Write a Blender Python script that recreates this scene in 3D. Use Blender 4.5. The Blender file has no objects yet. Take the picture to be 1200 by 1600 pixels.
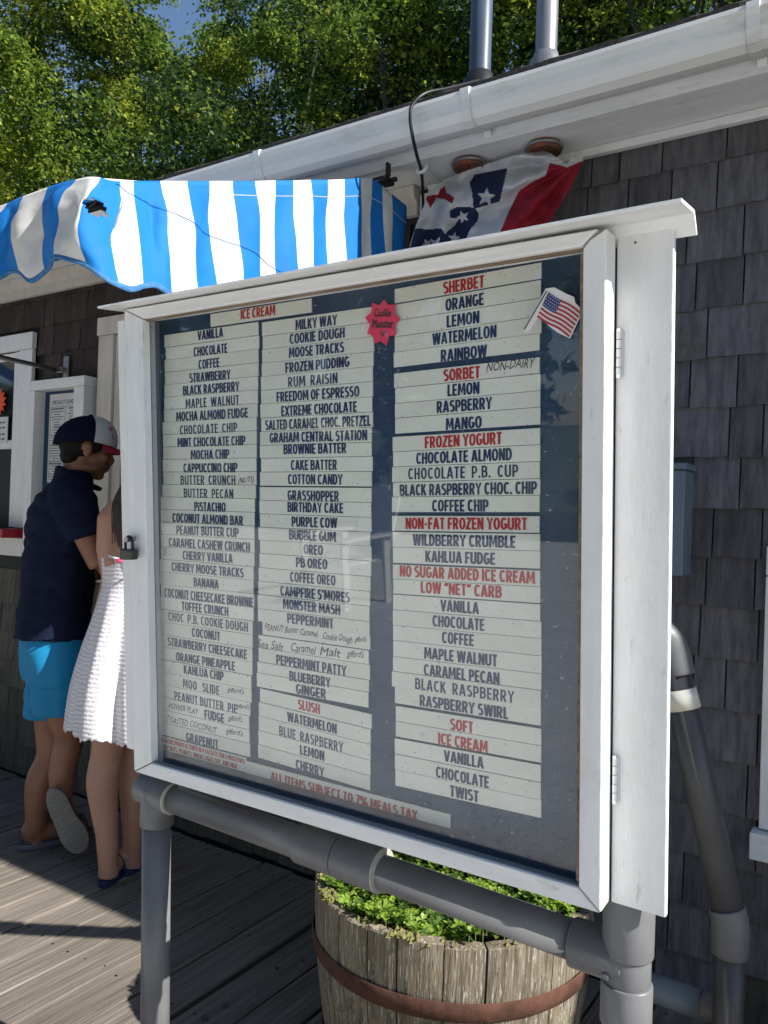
import bpy, bmesh, math, random
import numpy as np
from mathutils import Vector, Matrix, noise

random.seed(7); np.random.seed(7)
S = bpy.context.scene
COL = S.collection
R = math.radians

# ------------------------------------------------------------------ camera
F, H = 1250.0, 1.33
YAW, PITCH, ROLL = R(33.4), R(0.45), R(-1.9)
_f = np.array([-math.sin(YAW)*math.cos(PITCH), math.cos(YAW)*math.cos(PITCH), math.sin(PITCH)])
_r0 = np.array([math.cos(YAW), math.sin(YAW), 0.0]); _u0 = np.cross(_r0, _f)
_r = _r0*math.cos(ROLL) - _u0*math.sin(ROLL)
_u = _r0*math.sin(ROLL) + _u0*math.cos(ROLL)
EYE = np.array([0, 0, H])
cd = bpy.data.cameras.new('camera'); cam = bpy.data.objects.new('camera', cd); COL.objects.link(cam)
cam.matrix_world = Matrix([[_r[0], _u[0], -_f[0], 0], [_r[1], _u[1], -_f[1], 0], [_r[2], _u[2], -_f[2], H], [0, 0, 0, 1]])
cd.sensor_fit = 'VERTICAL'; cd.sensor_height = 36; cd.lens = 36*F/1600
cd.clip_start = 0.05; cd.clip_end = 600
S.camera = cam

# ------------------------------------------------------------------ light
SUN_EL, SUN_AZ = R(36.5), R(86.0)      # azimuth clockwise from +Y
w = bpy.data.worlds.new('World'); S.world = w; w.use_nodes = True
nt = w.node_tree
sky = nt.nodes.new('ShaderNodeTexSky'); sky.sky_type = 'NISHITA'; sky.sun_disc = False
sky.sun_elevation = SUN_EL; sky.sun_rotation = SUN_AZ
sky.ozone_density = 3.0; sky.dust_density = .4
bg = nt.nodes['Background']; bg.inputs[1].default_value = 0.075
nt.links.new(sky.outputs[0], bg.inputs[0])
sd = bpy.data.lights.new('sun', 'SUN'); sd.energy = 5.0; sd.angle = R(0.53); sd.color = (1.0, 0.965, 0.91)
so = bpy.data.objects.new('sun', sd); COL.objects.link(so)
_s = Vector((math.cos(SUN_EL)*math.sin(SUN_AZ), math.cos(SUN_EL)*math.cos(SUN_AZ), math.sin(SUN_EL)))
so.rotation_euler = _s.to_track_quat('Z', 'Y').to_euler(); so.location = (6, 0, 8)
S.view_settings.view_transform = 'Standard'; S.view_settings.look = 'None'
S.view_settings.exposure = 1.0; S.view_settings.gamma = 1; S.view_settings.use_curve_mapping = False

# ------------------------------------------------------------------ photo-measured points
def ray(x, y): return (x-600)/F*_r - (y-800)/F*_u + _f
def atY(x, y, Y): d = ray(x, y); return EYE + d*(Y/d[1])
def atX(x, y, X): d = ray(x, y); return EYE + d*(X/d[0])
def atZ(x, y, Z): d = ray(x, y); return EYE + d*((Z-H)/d[2])
def atN(x, y, n, c): d = ray(x, y); return EYE + d*((c-EYE@n)/(d@n))
def proj(p):
    d = np.array(p, float)-EYE; z = d@_f
    return 600+F*(d@_r)/z, 800-F*(d@_u)/z, z

# ------------------------------------------------------------------ materials
def node(t, typ, **kw):
    n = t.nodes.new(typ)
    for k, v in kw.items(): setattr(n, k, v)
    return n
def M(name, c1, c2=None, scale=8, stretch=(1, 1, 1), rough=0.6, bump=0.0, bscale=None, spec=0.4, metal=0,
      spots=None, spot_scale=10, spot_lo=0.58, spot_w=0.06, rnd=0.0, transl=0.0, detail=6, contrast=(0.35, 0.65), wear=None):
    m = bpy.data.materials.new(name); m.use_nodes = True
    t = m.node_tree; L = t.links
    p = t.nodes['Principled BSDF']
    p.inputs['Roughness'].default_value = rough; p.inputs['Metallic'].default_value = metal
    p.inputs['Specular IOR Level'].default_value = spec
    tc = node(t, 'ShaderNodeTexCoord'); mp = node(t, 'ShaderNodeMapping')
    mp.inputs['Scale'].default_value = stretch
    src = tc.outputs['Object']
    oi = node(t, 'ShaderNodeObjectInfo')
    add = node(t, 'ShaderNodeVectorMath', operation='MULTIPLY_ADD')
    add.inputs[1].default_value = (37, 17, 29)
    cmb = node(t, 'ShaderNodeCombineXYZ')
    for i in range(3): L.new(oi.outputs['Random'], cmb.inputs[i])
    L.new(cmb.outputs[0], add.inputs[0]); L.new(src, add.inputs[2])
    L.new(add.outputs[0], mp.inputs[0])
    nz = node(t, 'ShaderNodeTexNoise'); nz.inputs['Scale'].default_value = scale; nz.inputs['Detail'].default_value = detail
    nz.inputs['Roughness'].default_value = 0.65
    L.new(mp.outputs[0], nz.inputs['Vector'])
    rp = node(t, 'ShaderNodeValToRGB')
    rp.color_ramp.elements[0].position = contrast[0]; rp.color_ramp.elements[1].position = contrast[1]
    rp.color_ramp.elements[0].color = (*c1, 1); rp.color_ramp.elements[1].color = (*(c2 or c1), 1)
    L.new(nz.outputs['Fac'], rp.inputs[0])
    out = rp.outputs[0]
    def mixc(fac, a, b, typ='MIX'):
        mx = node(t, 'ShaderNodeMix', data_type='RGBA', blend_type=typ)
        if hasattr(fac, 'links'): L.new(fac, mx.inputs[0])
        else: mx.inputs[0].default_value = fac
        for s, i in ((a, 6), (b, 7)):
            if hasattr(s, 'links'): L.new(s, mx.inputs[i])
            else: mx.inputs[i].default_value = (*s, 1)
        return mx.outputs[2]
    for (colr, sc, lo, wd, st) in ([(spots, spot_scale, spot_lo, spot_w, 1)] if spots else []) + (wear or []):
        n2 = node(t, 'ShaderNodeTexNoise'); n2.inputs['Scale'].default_value = sc; n2.inputs['Detail'].default_value = 8
        n2.inputs['Roughness'].default_value = 0.7
        L.new(add.outputs[0] if st == 1 else mp.outputs[0], n2.inputs['Vector'])
        r2 = node(t, 'ShaderNodeMapRange'); r2.inputs[1].default_value = lo; r2.inputs[2].default_value = lo+wd
        L.new(n2.outputs['Fac'], r2.inputs[0])
        out = mixc(r2.outputs[0], out, colr)
    if rnd:
        hsv = node(t, 'ShaderNodeHueSaturation'); mr = node(t, 'ShaderNodeMapRange')
        mr.inputs[3].default_value = 1-rnd; mr.inputs[4].default_value = 1+rnd
        L.new(oi.outputs['Random'], mr.inputs[0]); L.new(mr.outputs[0], hsv.inputs['Value'])
        L.new(out, hsv.inputs['Color']); out = hsv.outputs[0]
    L.new(out, p.inputs['Base Color'])
    if bump:
        n3 = node(t, 'ShaderNodeTexNoise'); n3.inputs['Scale'].default_value = bscale or scale*2; n3.inputs['Detail'].default_value = 8
        L.new(mp.outputs[0], n3.inputs['Vector'])
        b = node(t, 'ShaderNodeBump'); b.inputs['Strength'].default_value = min(1, bump); b.inputs['Distance'].default_value = 0.004
        L.new(n3.outputs['Fac'], b.inputs['Height']); L.new(b.outputs[0], p.inputs['Normal'])
    if transl:
        tr = node(t, 'ShaderNodeBsdfTranslucent'); ms = node(t, 'ShaderNodeMixShader'); ms.inputs[0].default_value = transl
        L.new(out, tr.inputs[0]); L.new(p.outputs[0], ms.inputs[1]); L.new(tr.outputs[0], ms.inputs[2])
        L.new(ms.outputs[0], t.nodes['Material Output'].inputs[0])
    return m

WHITE = M('white_paint', (.66, .66, .655), (.74, .74, .735), 5, (6, 6, 1.2), rough=.42, bump=.25, bscale=40, spots=(.42, .38, .32), spot_scale=55, spot_lo=.70, spot_w=.03,
          wear=[((.50, .485, .44), 3.2, .58, .25, 1), ((.48, .47, .45), 9, .60, .10, 2)])
WHITE_H = M('white_paint_level', (.66, .66, .655), (.74, .74, .735), 5, (1.2, 6, 6), rough=.42, bump=.25, bscale=40, spots=(.38, .33, .27), spot_scale=45, spot_lo=.69, spot_w=.03,
          wear=[((.50, .48, .43), 2.6, .56, .25, 1), ((.48, .47, .44), 9, .60, .10, 2)])
GUT = M('white_metal', (.66, .65, .62), (.74, .73, .70), 2.5, (.7, 3, 3), rough=.4, bump=.06, bscale=20, wear=[((.45, .41, .34), 3.0, .60, .16, 2), ((.33, .31, .28), 14, .70, .05, 1)])
TRIM = M('cream_trim_paint', (.50, .46, .40), (.60, .56, .50), 4, (5, 5, 1), rough=.55, bump=.2, bscale=30, wear=[((.34, .30, .25), 8, .62, .12, 1)])
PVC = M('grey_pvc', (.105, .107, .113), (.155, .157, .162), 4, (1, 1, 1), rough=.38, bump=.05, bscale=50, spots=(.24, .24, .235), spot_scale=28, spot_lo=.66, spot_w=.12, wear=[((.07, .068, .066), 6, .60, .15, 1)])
PVC_SHADED = M('shaded_grey_pvc', (.05, .05, .055), (.085, .085, .09), 4, (1, 1, 1), rough=.42, bump=.05, bscale=50, spots=(.14, .14, .135), spot_scale=28, spot_lo=.66, spot_w=.12)  # same grey pipe, darkened in colour to stand for shade on the strut
PVC_W = M('cream_pvc_collar', (.62, .60, .52), (.70, .68, .60), 10, rough=.4, bump=.05)
RING = M('dried_solvent_ring', (.30, .29, .26), (.42, .41, .37), 20, rough=.6)
PVC_B = M('blue_grey_pvc', (.13, .165, .19), (.17, .20, .23), 8, rough=.4, bump=.05)
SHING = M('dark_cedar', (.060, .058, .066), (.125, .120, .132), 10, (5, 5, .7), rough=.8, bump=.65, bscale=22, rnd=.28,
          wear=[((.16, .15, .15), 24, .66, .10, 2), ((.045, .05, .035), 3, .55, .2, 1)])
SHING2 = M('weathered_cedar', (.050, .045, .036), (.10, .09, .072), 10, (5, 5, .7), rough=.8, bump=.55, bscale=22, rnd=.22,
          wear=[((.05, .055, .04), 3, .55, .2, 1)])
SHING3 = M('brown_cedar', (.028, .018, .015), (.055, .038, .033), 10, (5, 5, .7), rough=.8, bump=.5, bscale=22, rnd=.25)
DECK = M('weathered_deck_wood', (.105, .09, .073), (.215, .187, .155), 9, (7, .28, 3), rough=.8, bump=.8, bscale=16, rnd=.13, spec=.25, contrast=(.32, .68),
         wear=[((.12, .10, .08), 26, .645, .03, 2), ((.16, .145, .12), 2.0, .60, .2, 1), ((.07, .06, .05), 40, .74, .03, 1)])
BARREL = M('grey_oak_stave', (.075, .058, .038), (.215, .178, .125), 9, (7, 7, .6), rough=.88, bump=1.0, bscale=24, rnd=.16, contrast=(.34, .66),
           wear=[((.34, .33, .28), 34, .56, .05, 2), ((.40, .39, .30), 20, .66, .03, 1), ((.022, .018, .013), 16, .62, .04, 2), ((.07, .07, .035), 5, .60, .15, 1)])
RUST = M('rusty_iron', (.050, .024, .017), (.100, .046, .031), 14, rough=.9, spec=.2, bump=.5, bscale=60, wear=[((.05, .03, .025), 9, .60, .12, 1)])
RUST_O = M('orange_rust', (.22, .06, .025), (.07, .045, .04), 22, rough=.8, bump=.4)
NAVY = M('navy_panel', (.008, .035, .085), (.011, .046, .11), 5, rough=.55, bump=.1, bscale=300, wear=[((.03, .08, .14), 4, .6, .2, 1)])
STRIP = M('cream_strip', (.73, .725, .655), (.78, .775, .71), 6, rough=.45, rnd=.04)
INK = M('navy_lettering', (.010, .026, .105), rough=.5)
INKR = M('red_lettering', (.44, .018, .028), rough=.5)
PEN = M('black_marker', (.02, .02, .025), rough=.6)
REDTAG = M('hot_pink_paper', (.80, .03, .11), (.86, .04, .13), 5, rough=.6)
FL_R = M('flag_red', (.38, .03, .04), rough=.5); FL_W = M('flag_white', (.66, .64, .62), rough=.5); FL_B = M('flag_blue', (.02, .035, .14), rough=.5)
BARE = M('bare_weathered_wood', (.12, .085, .055), (.24, .18, .12), 12, (1, 6, 6), rough=.8, bump=.4)
JAMB = M('grey_jamb_wood', (.10, .095, .085), (.17, .155, .135), 10, (6, 6, .8), rough=.7, bump=.4)
BLACK = M('black_rubber', (.012, .012, .014), rough=.45)
DARK = M('dark_interior', (.012, .012, .014), (.02, .02, .02), 2, rough=.7)
STEEL = M('padlock_steel', (.35, .34, .32), rough=.3, metal=.9, bump=.1)
LOCK = M('black_padlock_body', (.02, .022, .02), (.05, .05, .045), 30, rough=.35, bump=.1)
ASPH = M('roof_shingle_granules', (.03, .027, .027), (.09, .08, .075), 120, rough=.95, bump=1, bscale=160)
VENT1 = M('blue_grey_vent', (.035, .052, .080), (.06, .085, .12), 4, (4, 4, 1), rough=.42, spec=.3)
VENT2 = M('galvanised_vent', (.20, .20, .21), (.30, .30, .31), 4, (4, 4, 1), rough=.35, metal=.6)
AW_B = M('blue_canvas', (.0, .155, .48), (.003, .175, .53), 6, rough=.75, bump=.15, bscale=90, transl=.22, wear=[((.05, .16, .33), 5, .64, .2, 1)])
AW_W = M('white_canvas', (.60, .58, .54), (.72, .71, .68), 5, rough=.75, bump=.15, bscale=90, transl=.2, wear=[((.42, .40, .35), 4, .60, .2, 1)])
AW_H = M('blue_hem', (.02, .10, .24), (.05, .17, .34), 60, rough=.8, bump=.3)
BU_R = M('bunting_red', (.30, .012, .028), (.36, .015, .032), 8, rough=.8, transl=.3); BU_W = M('bunting_white', (.62, .62, .64), (.70, .70, .72), 8, rough=.8, transl=.3)
BU_B = M('bunting_navy', (.012, .018, .065), (.016, .022, .08), 8, rough=.8, transl=.15)
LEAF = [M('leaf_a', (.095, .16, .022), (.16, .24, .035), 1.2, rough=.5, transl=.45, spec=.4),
        M('leaf_shaded', (.016, .040, .014), (.036, .075, .020), 1.2, rough=.5, transl=.4, spec=.4),
        M('leaf_sunlit', (.27, .33, .035), (.38, .42, .06), 1.2, rough=.5, transl=.5, spec=.4)]  # dark and pale tones paint shaded and sunlit leaf clumps
BARK = M('bark', (.035, .03, .024), (.08, .07, .058), 12, (3, 3, .6), rough=.9, bump=.8)
SPROUT = M('clover_leaf', (.14, .25, .022), (.26, .38, .05), 14, rough=.5, transl=.4)
SPROUT2 = M('clover_leaf_dark', (.035, .085, .012), (.07, .14, .02), 14, rough=.5, transl=.4)
SOIL = M('soil', (.03, .022, .015), (.07, .05, .035), 30, rough=.95, bump=1)
MOSS = M('moss', (.10, .11, .03), (.20, .19, .06), 40, rough=.95, bump=1)
SHIRT = M('navy_slub_shirt', (.004, .007, .022), (.008, .012, .034), 12, rough=.9, bump=.3, bscale=60, spec=.15, stretch=(1, 1, 6), wear=[((.035, .045, .10), 26, .62, .08, 2)])
SHORTS = M('turquoise_shorts', (.0, .17, .36), (.004, .20, .40), 6, rough=.7, bump=.15)
LACE = M('white_lace', (.58, .55, .57), (.70, .67, .69), 20, rough=.85, bump=.3)
SKIN1 = M('tan_skin', (.20, .088, .050), (.29, .135, .080), 7, rough=.5, bump=.12, bscale=90, wear=[((.26, .095, .065), 5, .52, .2, 1)]); SKIN2 = M('fair_tan_skin', (.38, .195, .13), (.46, .25, .175), 7, rough=.5, bump=.12, bscale=90, wear=[((.42, .17, .13), 5, .54, .2, 1)])
HAIR = M('black_hair', (.005, .0045, .0045), (.012, .010, .009), 30, (8, 8, 1), rough=.75, spec=.15, bump=.5)
HAIR2 = M('brown_hair', (.035, .022, .015), (.08, .05, .035), 20, (12, 12, .5), rough=.45, bump=.8)
CAPN = M('navy_cap', (.004, .006, .020), rough=.95, bump=.2, spec=.1); CAPG = M('light_grey_cap_front', (.46, .46, .50), rough=.8, bump=.2); CAPR = M('crimson_brim', (.32, .010, .045), rough=.7, bump=.2)
SOLE = M('grey_sandal_sole', (.17, .165, .155), (.23, .22, .20), 30, rough=.8, bump=.5, bscale=80); SANDAL = M('charcoal_sandal', (.03, .03, .035), (.05, .05, .06), 20, rough=.7)
SANDALB = M('navy_flip_flop', (.012, .022, .07), rough=.6); SOLEG = M('slate_sandal_edge', (.10, .11, .14), rough=.6)
PAPER = M('printed_paper', (.52, .52, .53), (.58, .58, .58), 5, rough=.6)
GREYINK = M('grey_print', (.12, .12, .14), rough=.7)
LEDGE = M('red_ledge_paint', (.30, .010, .018), (.34, .014, .024), 5, rough=.35)
ORANGE = M('orange_paper_burst', (.75, .09, .03), rough=.6)
BOXM = M('blue_grey_enamel', (.10, .14, .18), (.13, .17, .21), 4, rough=.4)
GRAVEL = M('pale_crushed_shell', (.50, .49, .475), (.64, .63, .61), 3, rough=.95, bump=.6, bscale=30, wear=[((.25, .23, .19), 40, .55, .1, 1)])
GRASS = M('grass_ground', (.04, .07, .015), (.08, .11, .03), 2, rough=.95, bump=.6)
CHAIRW = M('white_chair_paint', (.75, .75, .74), rough=.5)

def lace_fix(m):
    t = m.node_tree; p = t.nodes['Principled BSDF']
    tc = node(t, 'ShaderNodeTexCoord'); mp = node(t, 'ShaderNodeMapping'); mp.inputs['Scale'].default_value = (1, 1, 1)
    vo = node(t, 'ShaderNodeTexVoronoi'); vo.inputs['Scale'].default_value = 110
    wv = node(t, 'ShaderNodeTexWave', wave_type='BANDS', bands_direction='Z'); wv.inputs['Scale'].default_value = 21; wv.inputs['Distortion'].default_value = 2.5; wv.inputs['Detail'].default_value = 2
    t.links.new(tc.outputs['Object'], mp.inputs[0]); t.links.new(mp.outputs[0], vo.inputs['Vector']); t.links.new(mp.outputs[0], wv.inputs['Vector'])
    mu = node(t, 'ShaderNodeMath', operation='MULTIPLY'); t.links.new(vo.outputs['Distance'], mu.inputs[0]); t.links.new(wv.outputs['Fac'], mu.inputs[1])
    rp = node(t, 'ShaderNodeValToRGB'); rp.color_ramp.elements[0].position = .05; rp.color_ramp.elements[1].position = .42
    rp.color_ramp.elements[0].color = (.70, .67, .69, 1); rp.color_ramp.elements[1].color = (.54, .51, .54, 1)
    t.links.new(mu.outputs[0], rp.inputs[0]); t.links.new(rp.outputs[0], p.inputs['Base Color'])
    b = node(t, 'ShaderNodeBump'); b.invert = True; b.inputs['Strength'].default_value = .7; b.inputs['Distance'].default_value = .0025
    t.links.new(mu.outputs[0], b.inputs['Height']); t.links.new(b.outputs[0], p.inputs['Normal'])
lace_fix(LACE)

GLASS = bpy.data.materials.new('dusty_glass'); GLASS.use_nodes = True
t = GLASS.node_tree; t.nodes.clear()
o_ = node(t, 'ShaderNodeOutputMaterial'); tr = node(t, 'ShaderNodeBsdfTransparent'); gl = node(t, 'ShaderNodeBsdfGlossy')
gl.inputs['Roughness'].default_value = .02; tr.inputs[0].default_value = (.982, .99, .985, 1)
fr = node(t, 'ShaderNodeFresnel'); ge = node(t, 'ShaderNodeNewGeometry'); mi0 = node(t, 'ShaderNodeMapRange')
mi0.inputs[3].default_value = 1.52; mi0.inputs[4].default_value = 1/1.52
t.links.new(ge.outputs['Backfacing'], mi0.inputs[0]); t.links.new(mi0.outputs[0], fr.inputs[0])
m1 = node(t, 'ShaderNodeMixShader'); t.links.new(fr.outputs[0], m1.inputs[0]); t.links.new(tr.outputs[0], m1.inputs[1]); t.links.new(gl.outputs[0], m1.inputs[2])
df = node(t, 'ShaderNodeBsdfDiffuse'); df.inputs[0].default_value = (.5, .5, .5, 1)
tc = node(t, 'ShaderNodeTexCoord'); n1 = node(t, 'ShaderNodeTexNoise'); n1.inputs['Scale'].default_value = 130; n1.inputs['Detail'].default_value = 3
n2 = node(t, 'ShaderNodeTexNoise'); n2.inputs['Scale'].default_value = 5; n2.inputs['Detail'].default_value = 5
for n_ in (n1, n2): t.links.new(tc.outputs['Object'], n_.inputs['Vector'])
ra = node(t, 'ShaderNodeMapRange'); ra.inputs[1].default_value = .69; ra.inputs[2].default_value = .74; ra.inputs[4].default_value = .5
rb = node(t, 'ShaderNodeMapRange'); rb.inputs[1].default_value = .45; rb.inputs[2].default_value = .8; rb.inputs[3].default_value = .006; rb.inputs[4].default_value = .05
t.links.new(n1.outputs[0], ra.inputs[0]); t.links.new(n2.outputs[0], rb.inputs[0])
ad = node(t, 'ShaderNodeMath', operation='ADD'); t.links.new(ra.outputs[0], ad.inputs[0]); t.links.new(rb.outputs[0], ad.inputs[1])
m2 = node(t, 'ShaderNodeMixShader'); t.links.new(ad.outputs[0], m2.inputs[0]); t.links.new(m1.outputs[0], m2.inputs[1]); t.links.new(df.outputs[0], m2.inputs[2])
t.links.new(m2.outputs[0], o_.inputs[0])
WGLASS = M('window_glass', (.02, .022, .024), rough=.05, spec=.8)

# ------------------------------------------------------------------ object helpers
LOC = {}
SMOOTHQ = [PVC, PVC_SHADED, PVC_W, PVC_B]
def tag(o, label=None, cat=None, group=None, kind=None):
    if label: o['label'] = label
    if cat: o['category'] = cat
    if group: o['group'] = group
    if kind: o['kind'] = kind
    return o
def thing(name, label, cat, loc=(0, 0, 0), group=None):
    o = bpy.data.objects.new(name, None); COL.objects.link(o); o.location = loc; o.empty_display_size = .1
    LOC[o] = np.array(loc, float)
    return tag(o, label, cat, group)
def link(name, me, parent=None, loc=None):
    o = bpy.data.objects.new(name, me); COL.objects.link(o)
    base = LOC[parent] if parent is not None else np.zeros(3)
    w_ = np.array(loc, float) if loc is not None else base
    if parent is not None: o.parent = parent
    o.location = w_ - base
    LOC[o] = w_
    return o
def obj(name, vf, mat, parent=None, loc=None, smooth=False, mi=None, edges=None):
    v, f = vf[0], vf[1]
    v = np.array([tuple(p) for p in v], float).reshape(-1, 3)
    base = np.array(loc, float) if loc is not None else (LOC[parent] if parent is not None else np.zeros(3))
    me = bpy.data.meshes.new(name); me.from_pydata((v-base).tolist(), [], f)
    for m in (mat if isinstance(mat, (list, tuple)) else [mat]): me.materials.append(m)
    if mi is not None: me.polygons.foreach_set('material_index', mi)
    if smooth: me.polygons.foreach_set('use_smooth', [True]*len(me.polygons))
    elif mat in SMOOTHQ: me.polygons.foreach_set('use_smooth', [len(q) == 4 for q in f])
    me.update()
    return link(name, me, parent, base)
def joinvf(*a):
    v = []; f = []
    for vv, ff in a:
        n = len(v); v += [tuple(p) for p in vv]; f += [[i+n for i in q] for q in ff]
    return v, f
def box(x0, x1, y0, y1, z0, z1):
    v = [(x, y, z) for x in (x0, x1) for y in (y0, y1) for z in (z0, z1)]
    return v, [(0, 1, 3, 2), (4, 6, 7, 5), (0, 4, 5, 1), (2, 3, 7, 6), (0, 2, 6, 4), (1, 5, 7, 3)]
def bev(o, wd=.002, seg=2):
    m = o.modifiers.new('bevel', 'BEVEL'); m.width = wd; m.segments = seg; m.limit_method = 'ANGLE'; m.angle_limit = R(40); return o
def tube(pts, rad, n=14, cap=True):
    P = [np.array(p, float) for p in pts]; v = []; f = []
    if not hasattr(rad, '__len__'): rad = [rad]*len(P)
    prev = None
    for i, p in enumerate(P):
        d = (P[min(i+1, len(P)-1)]-P[max(i-1, 0)]); d /= np.linalg.norm(d)+1e-9
        if prev is None:
            a = np.cross(d, [0, 0, 1.]); 
            if np.linalg.norm(a) < .1: a = np.cross(d, [0, 1., 0])
        else: a = prev - d*(prev@d)
        a /= np.linalg.norm(a); prev = a; b = np.cross(d, a)
        for k in range(n):
            th = 2*math.pi*k/n; v.append(tuple(p+rad[i]*(math.cos(th)*a+math.sin(th)*b)))
    for i in range(len(P)-1):
        for k in range(n): f.append((i*n+k, i*n+(k+1) % n, (i+1)*n+(k+1) % n, (i+1)*n+k))
    if cap: f.append(tuple(range(n))[::-1]); f.append(tuple((len(P)-1)*n+k for k in range(n)))
    return v, f
def lathe(c, prof, n=32, axis=2, capb=False, capt=False):
    v = []; f = []
    for r_, h in prof:
        for k in range(n):
            th = 2*math.pi*k/n; q = [r_*math.cos(th), r_*math.sin(th), h]
            if axis == 1: q = [q[0], q[2], q[1]]
            v.append((c[0]+q[0], c[1]+q[1], c[2]+q[2]))
    for i in range(len(prof)-1):
        for k in range(n): f.append((i*n+k, i*n+(k+1) % n, (i+1)*n+(k+1) % n, (i+1)*n+k))
    if capb: f.append(tuple(range(n)))
    if capt: f.append(tuple((len(prof)-1)*n+k for k in range(n)))
    return v, f
def prism(poly, x0, x1):
    """poly in (Y,Z), swept along X"""
    n = len(poly); v = [(x0, y, z) for y, z in poly]+[(x1, y, z) for y, z in poly]
    f = [(i, (i+1) % n, n+(i+1) % n, n+i) for i in range(n)]+[tuple(range(n))[::-1], tuple(range(n, 2*n))]
    return v, f
_fc = {}
def text_mesh(s, off=.0, res=2, spacing=1.0):
    key = (s, off, spacing)
    if key in _fc: return _fc[key]
    c = bpy.data.curves.new('lettering', 'FONT'); c.body = s; c.size = 1; c.offset = off; c.resolution_u = res
    c.space_character = spacing; c.space_line = .95
    c.align_x = 'CENTER'
    o = bpy.data.objects.new('lettering', c); COL.objects.link(o)
    dg = bpy.context.evaluated_depsgraph_get(); dg.update()
    me = bpy.data.meshes.new_from_object(o.evaluated_get(dg))
    v = np.array([x.co[:] for x in me.vertices]).reshape(-1, 3); f = [tuple(p.vertices) for p in me.polygons]
    bpy.data.objects.remove(o); bpy.data.curves.remove(c); bpy.data.meshes.remove(me)
    _fc[key] = (v, f); return v, f
def text_on(s, fn, wd, ht, off=.0, spacing=1.0, jitter=0, slope=0, bold=0, nv_=np.array([0, 1., 0])):
    """fn(a,b)->world; text centred at a=b=0, fitted to width wd, cap height ht"""
    v, f = text_mesh(s, off, spacing=spacing)
    x0, x1 = v[:, 0].min(), v[:, 0].max(); nl = s.count('\n')+1
    y0, y1 = (v[:, 1].min(), v[:, 1].max())
    if nl == 1: y0, y1 = 0-off, .70+off
    kx = wd/(x1-x0) if wd else ht/(y1-y0); ky = ht/(y1-y0)
    out = []
    for p in v:
        a = (p[0]-(x0+x1)/2)*kx; b = (p[1]-(y0+y1)/2)*ky
        if jitter: b += jitter*math.sin(a*160)+jitter*.7*math.sin(a*61+1); a += b*.25
        b += slope*a
        out.append(fn(a, b))
    if bold:
        n0 = len(out); o2 = list(out); f2 = list(f)
        for q, sx in enumerate((-bold*kx, bold*kx)):
            for p in v:
                a = (p[0]-(x0+x1)/2)*kx*.97+sx; b = (p[1]-(y0+y1)/2)*ky
                w_ = fn(a, b+slope*a); o2.append(w_-nv_*(.00006*(q+1)))
            f2 += [tuple(i+n0*(q+1) for i in t_) for t_ in f]
        return o2, f2
    return out, f

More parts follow.
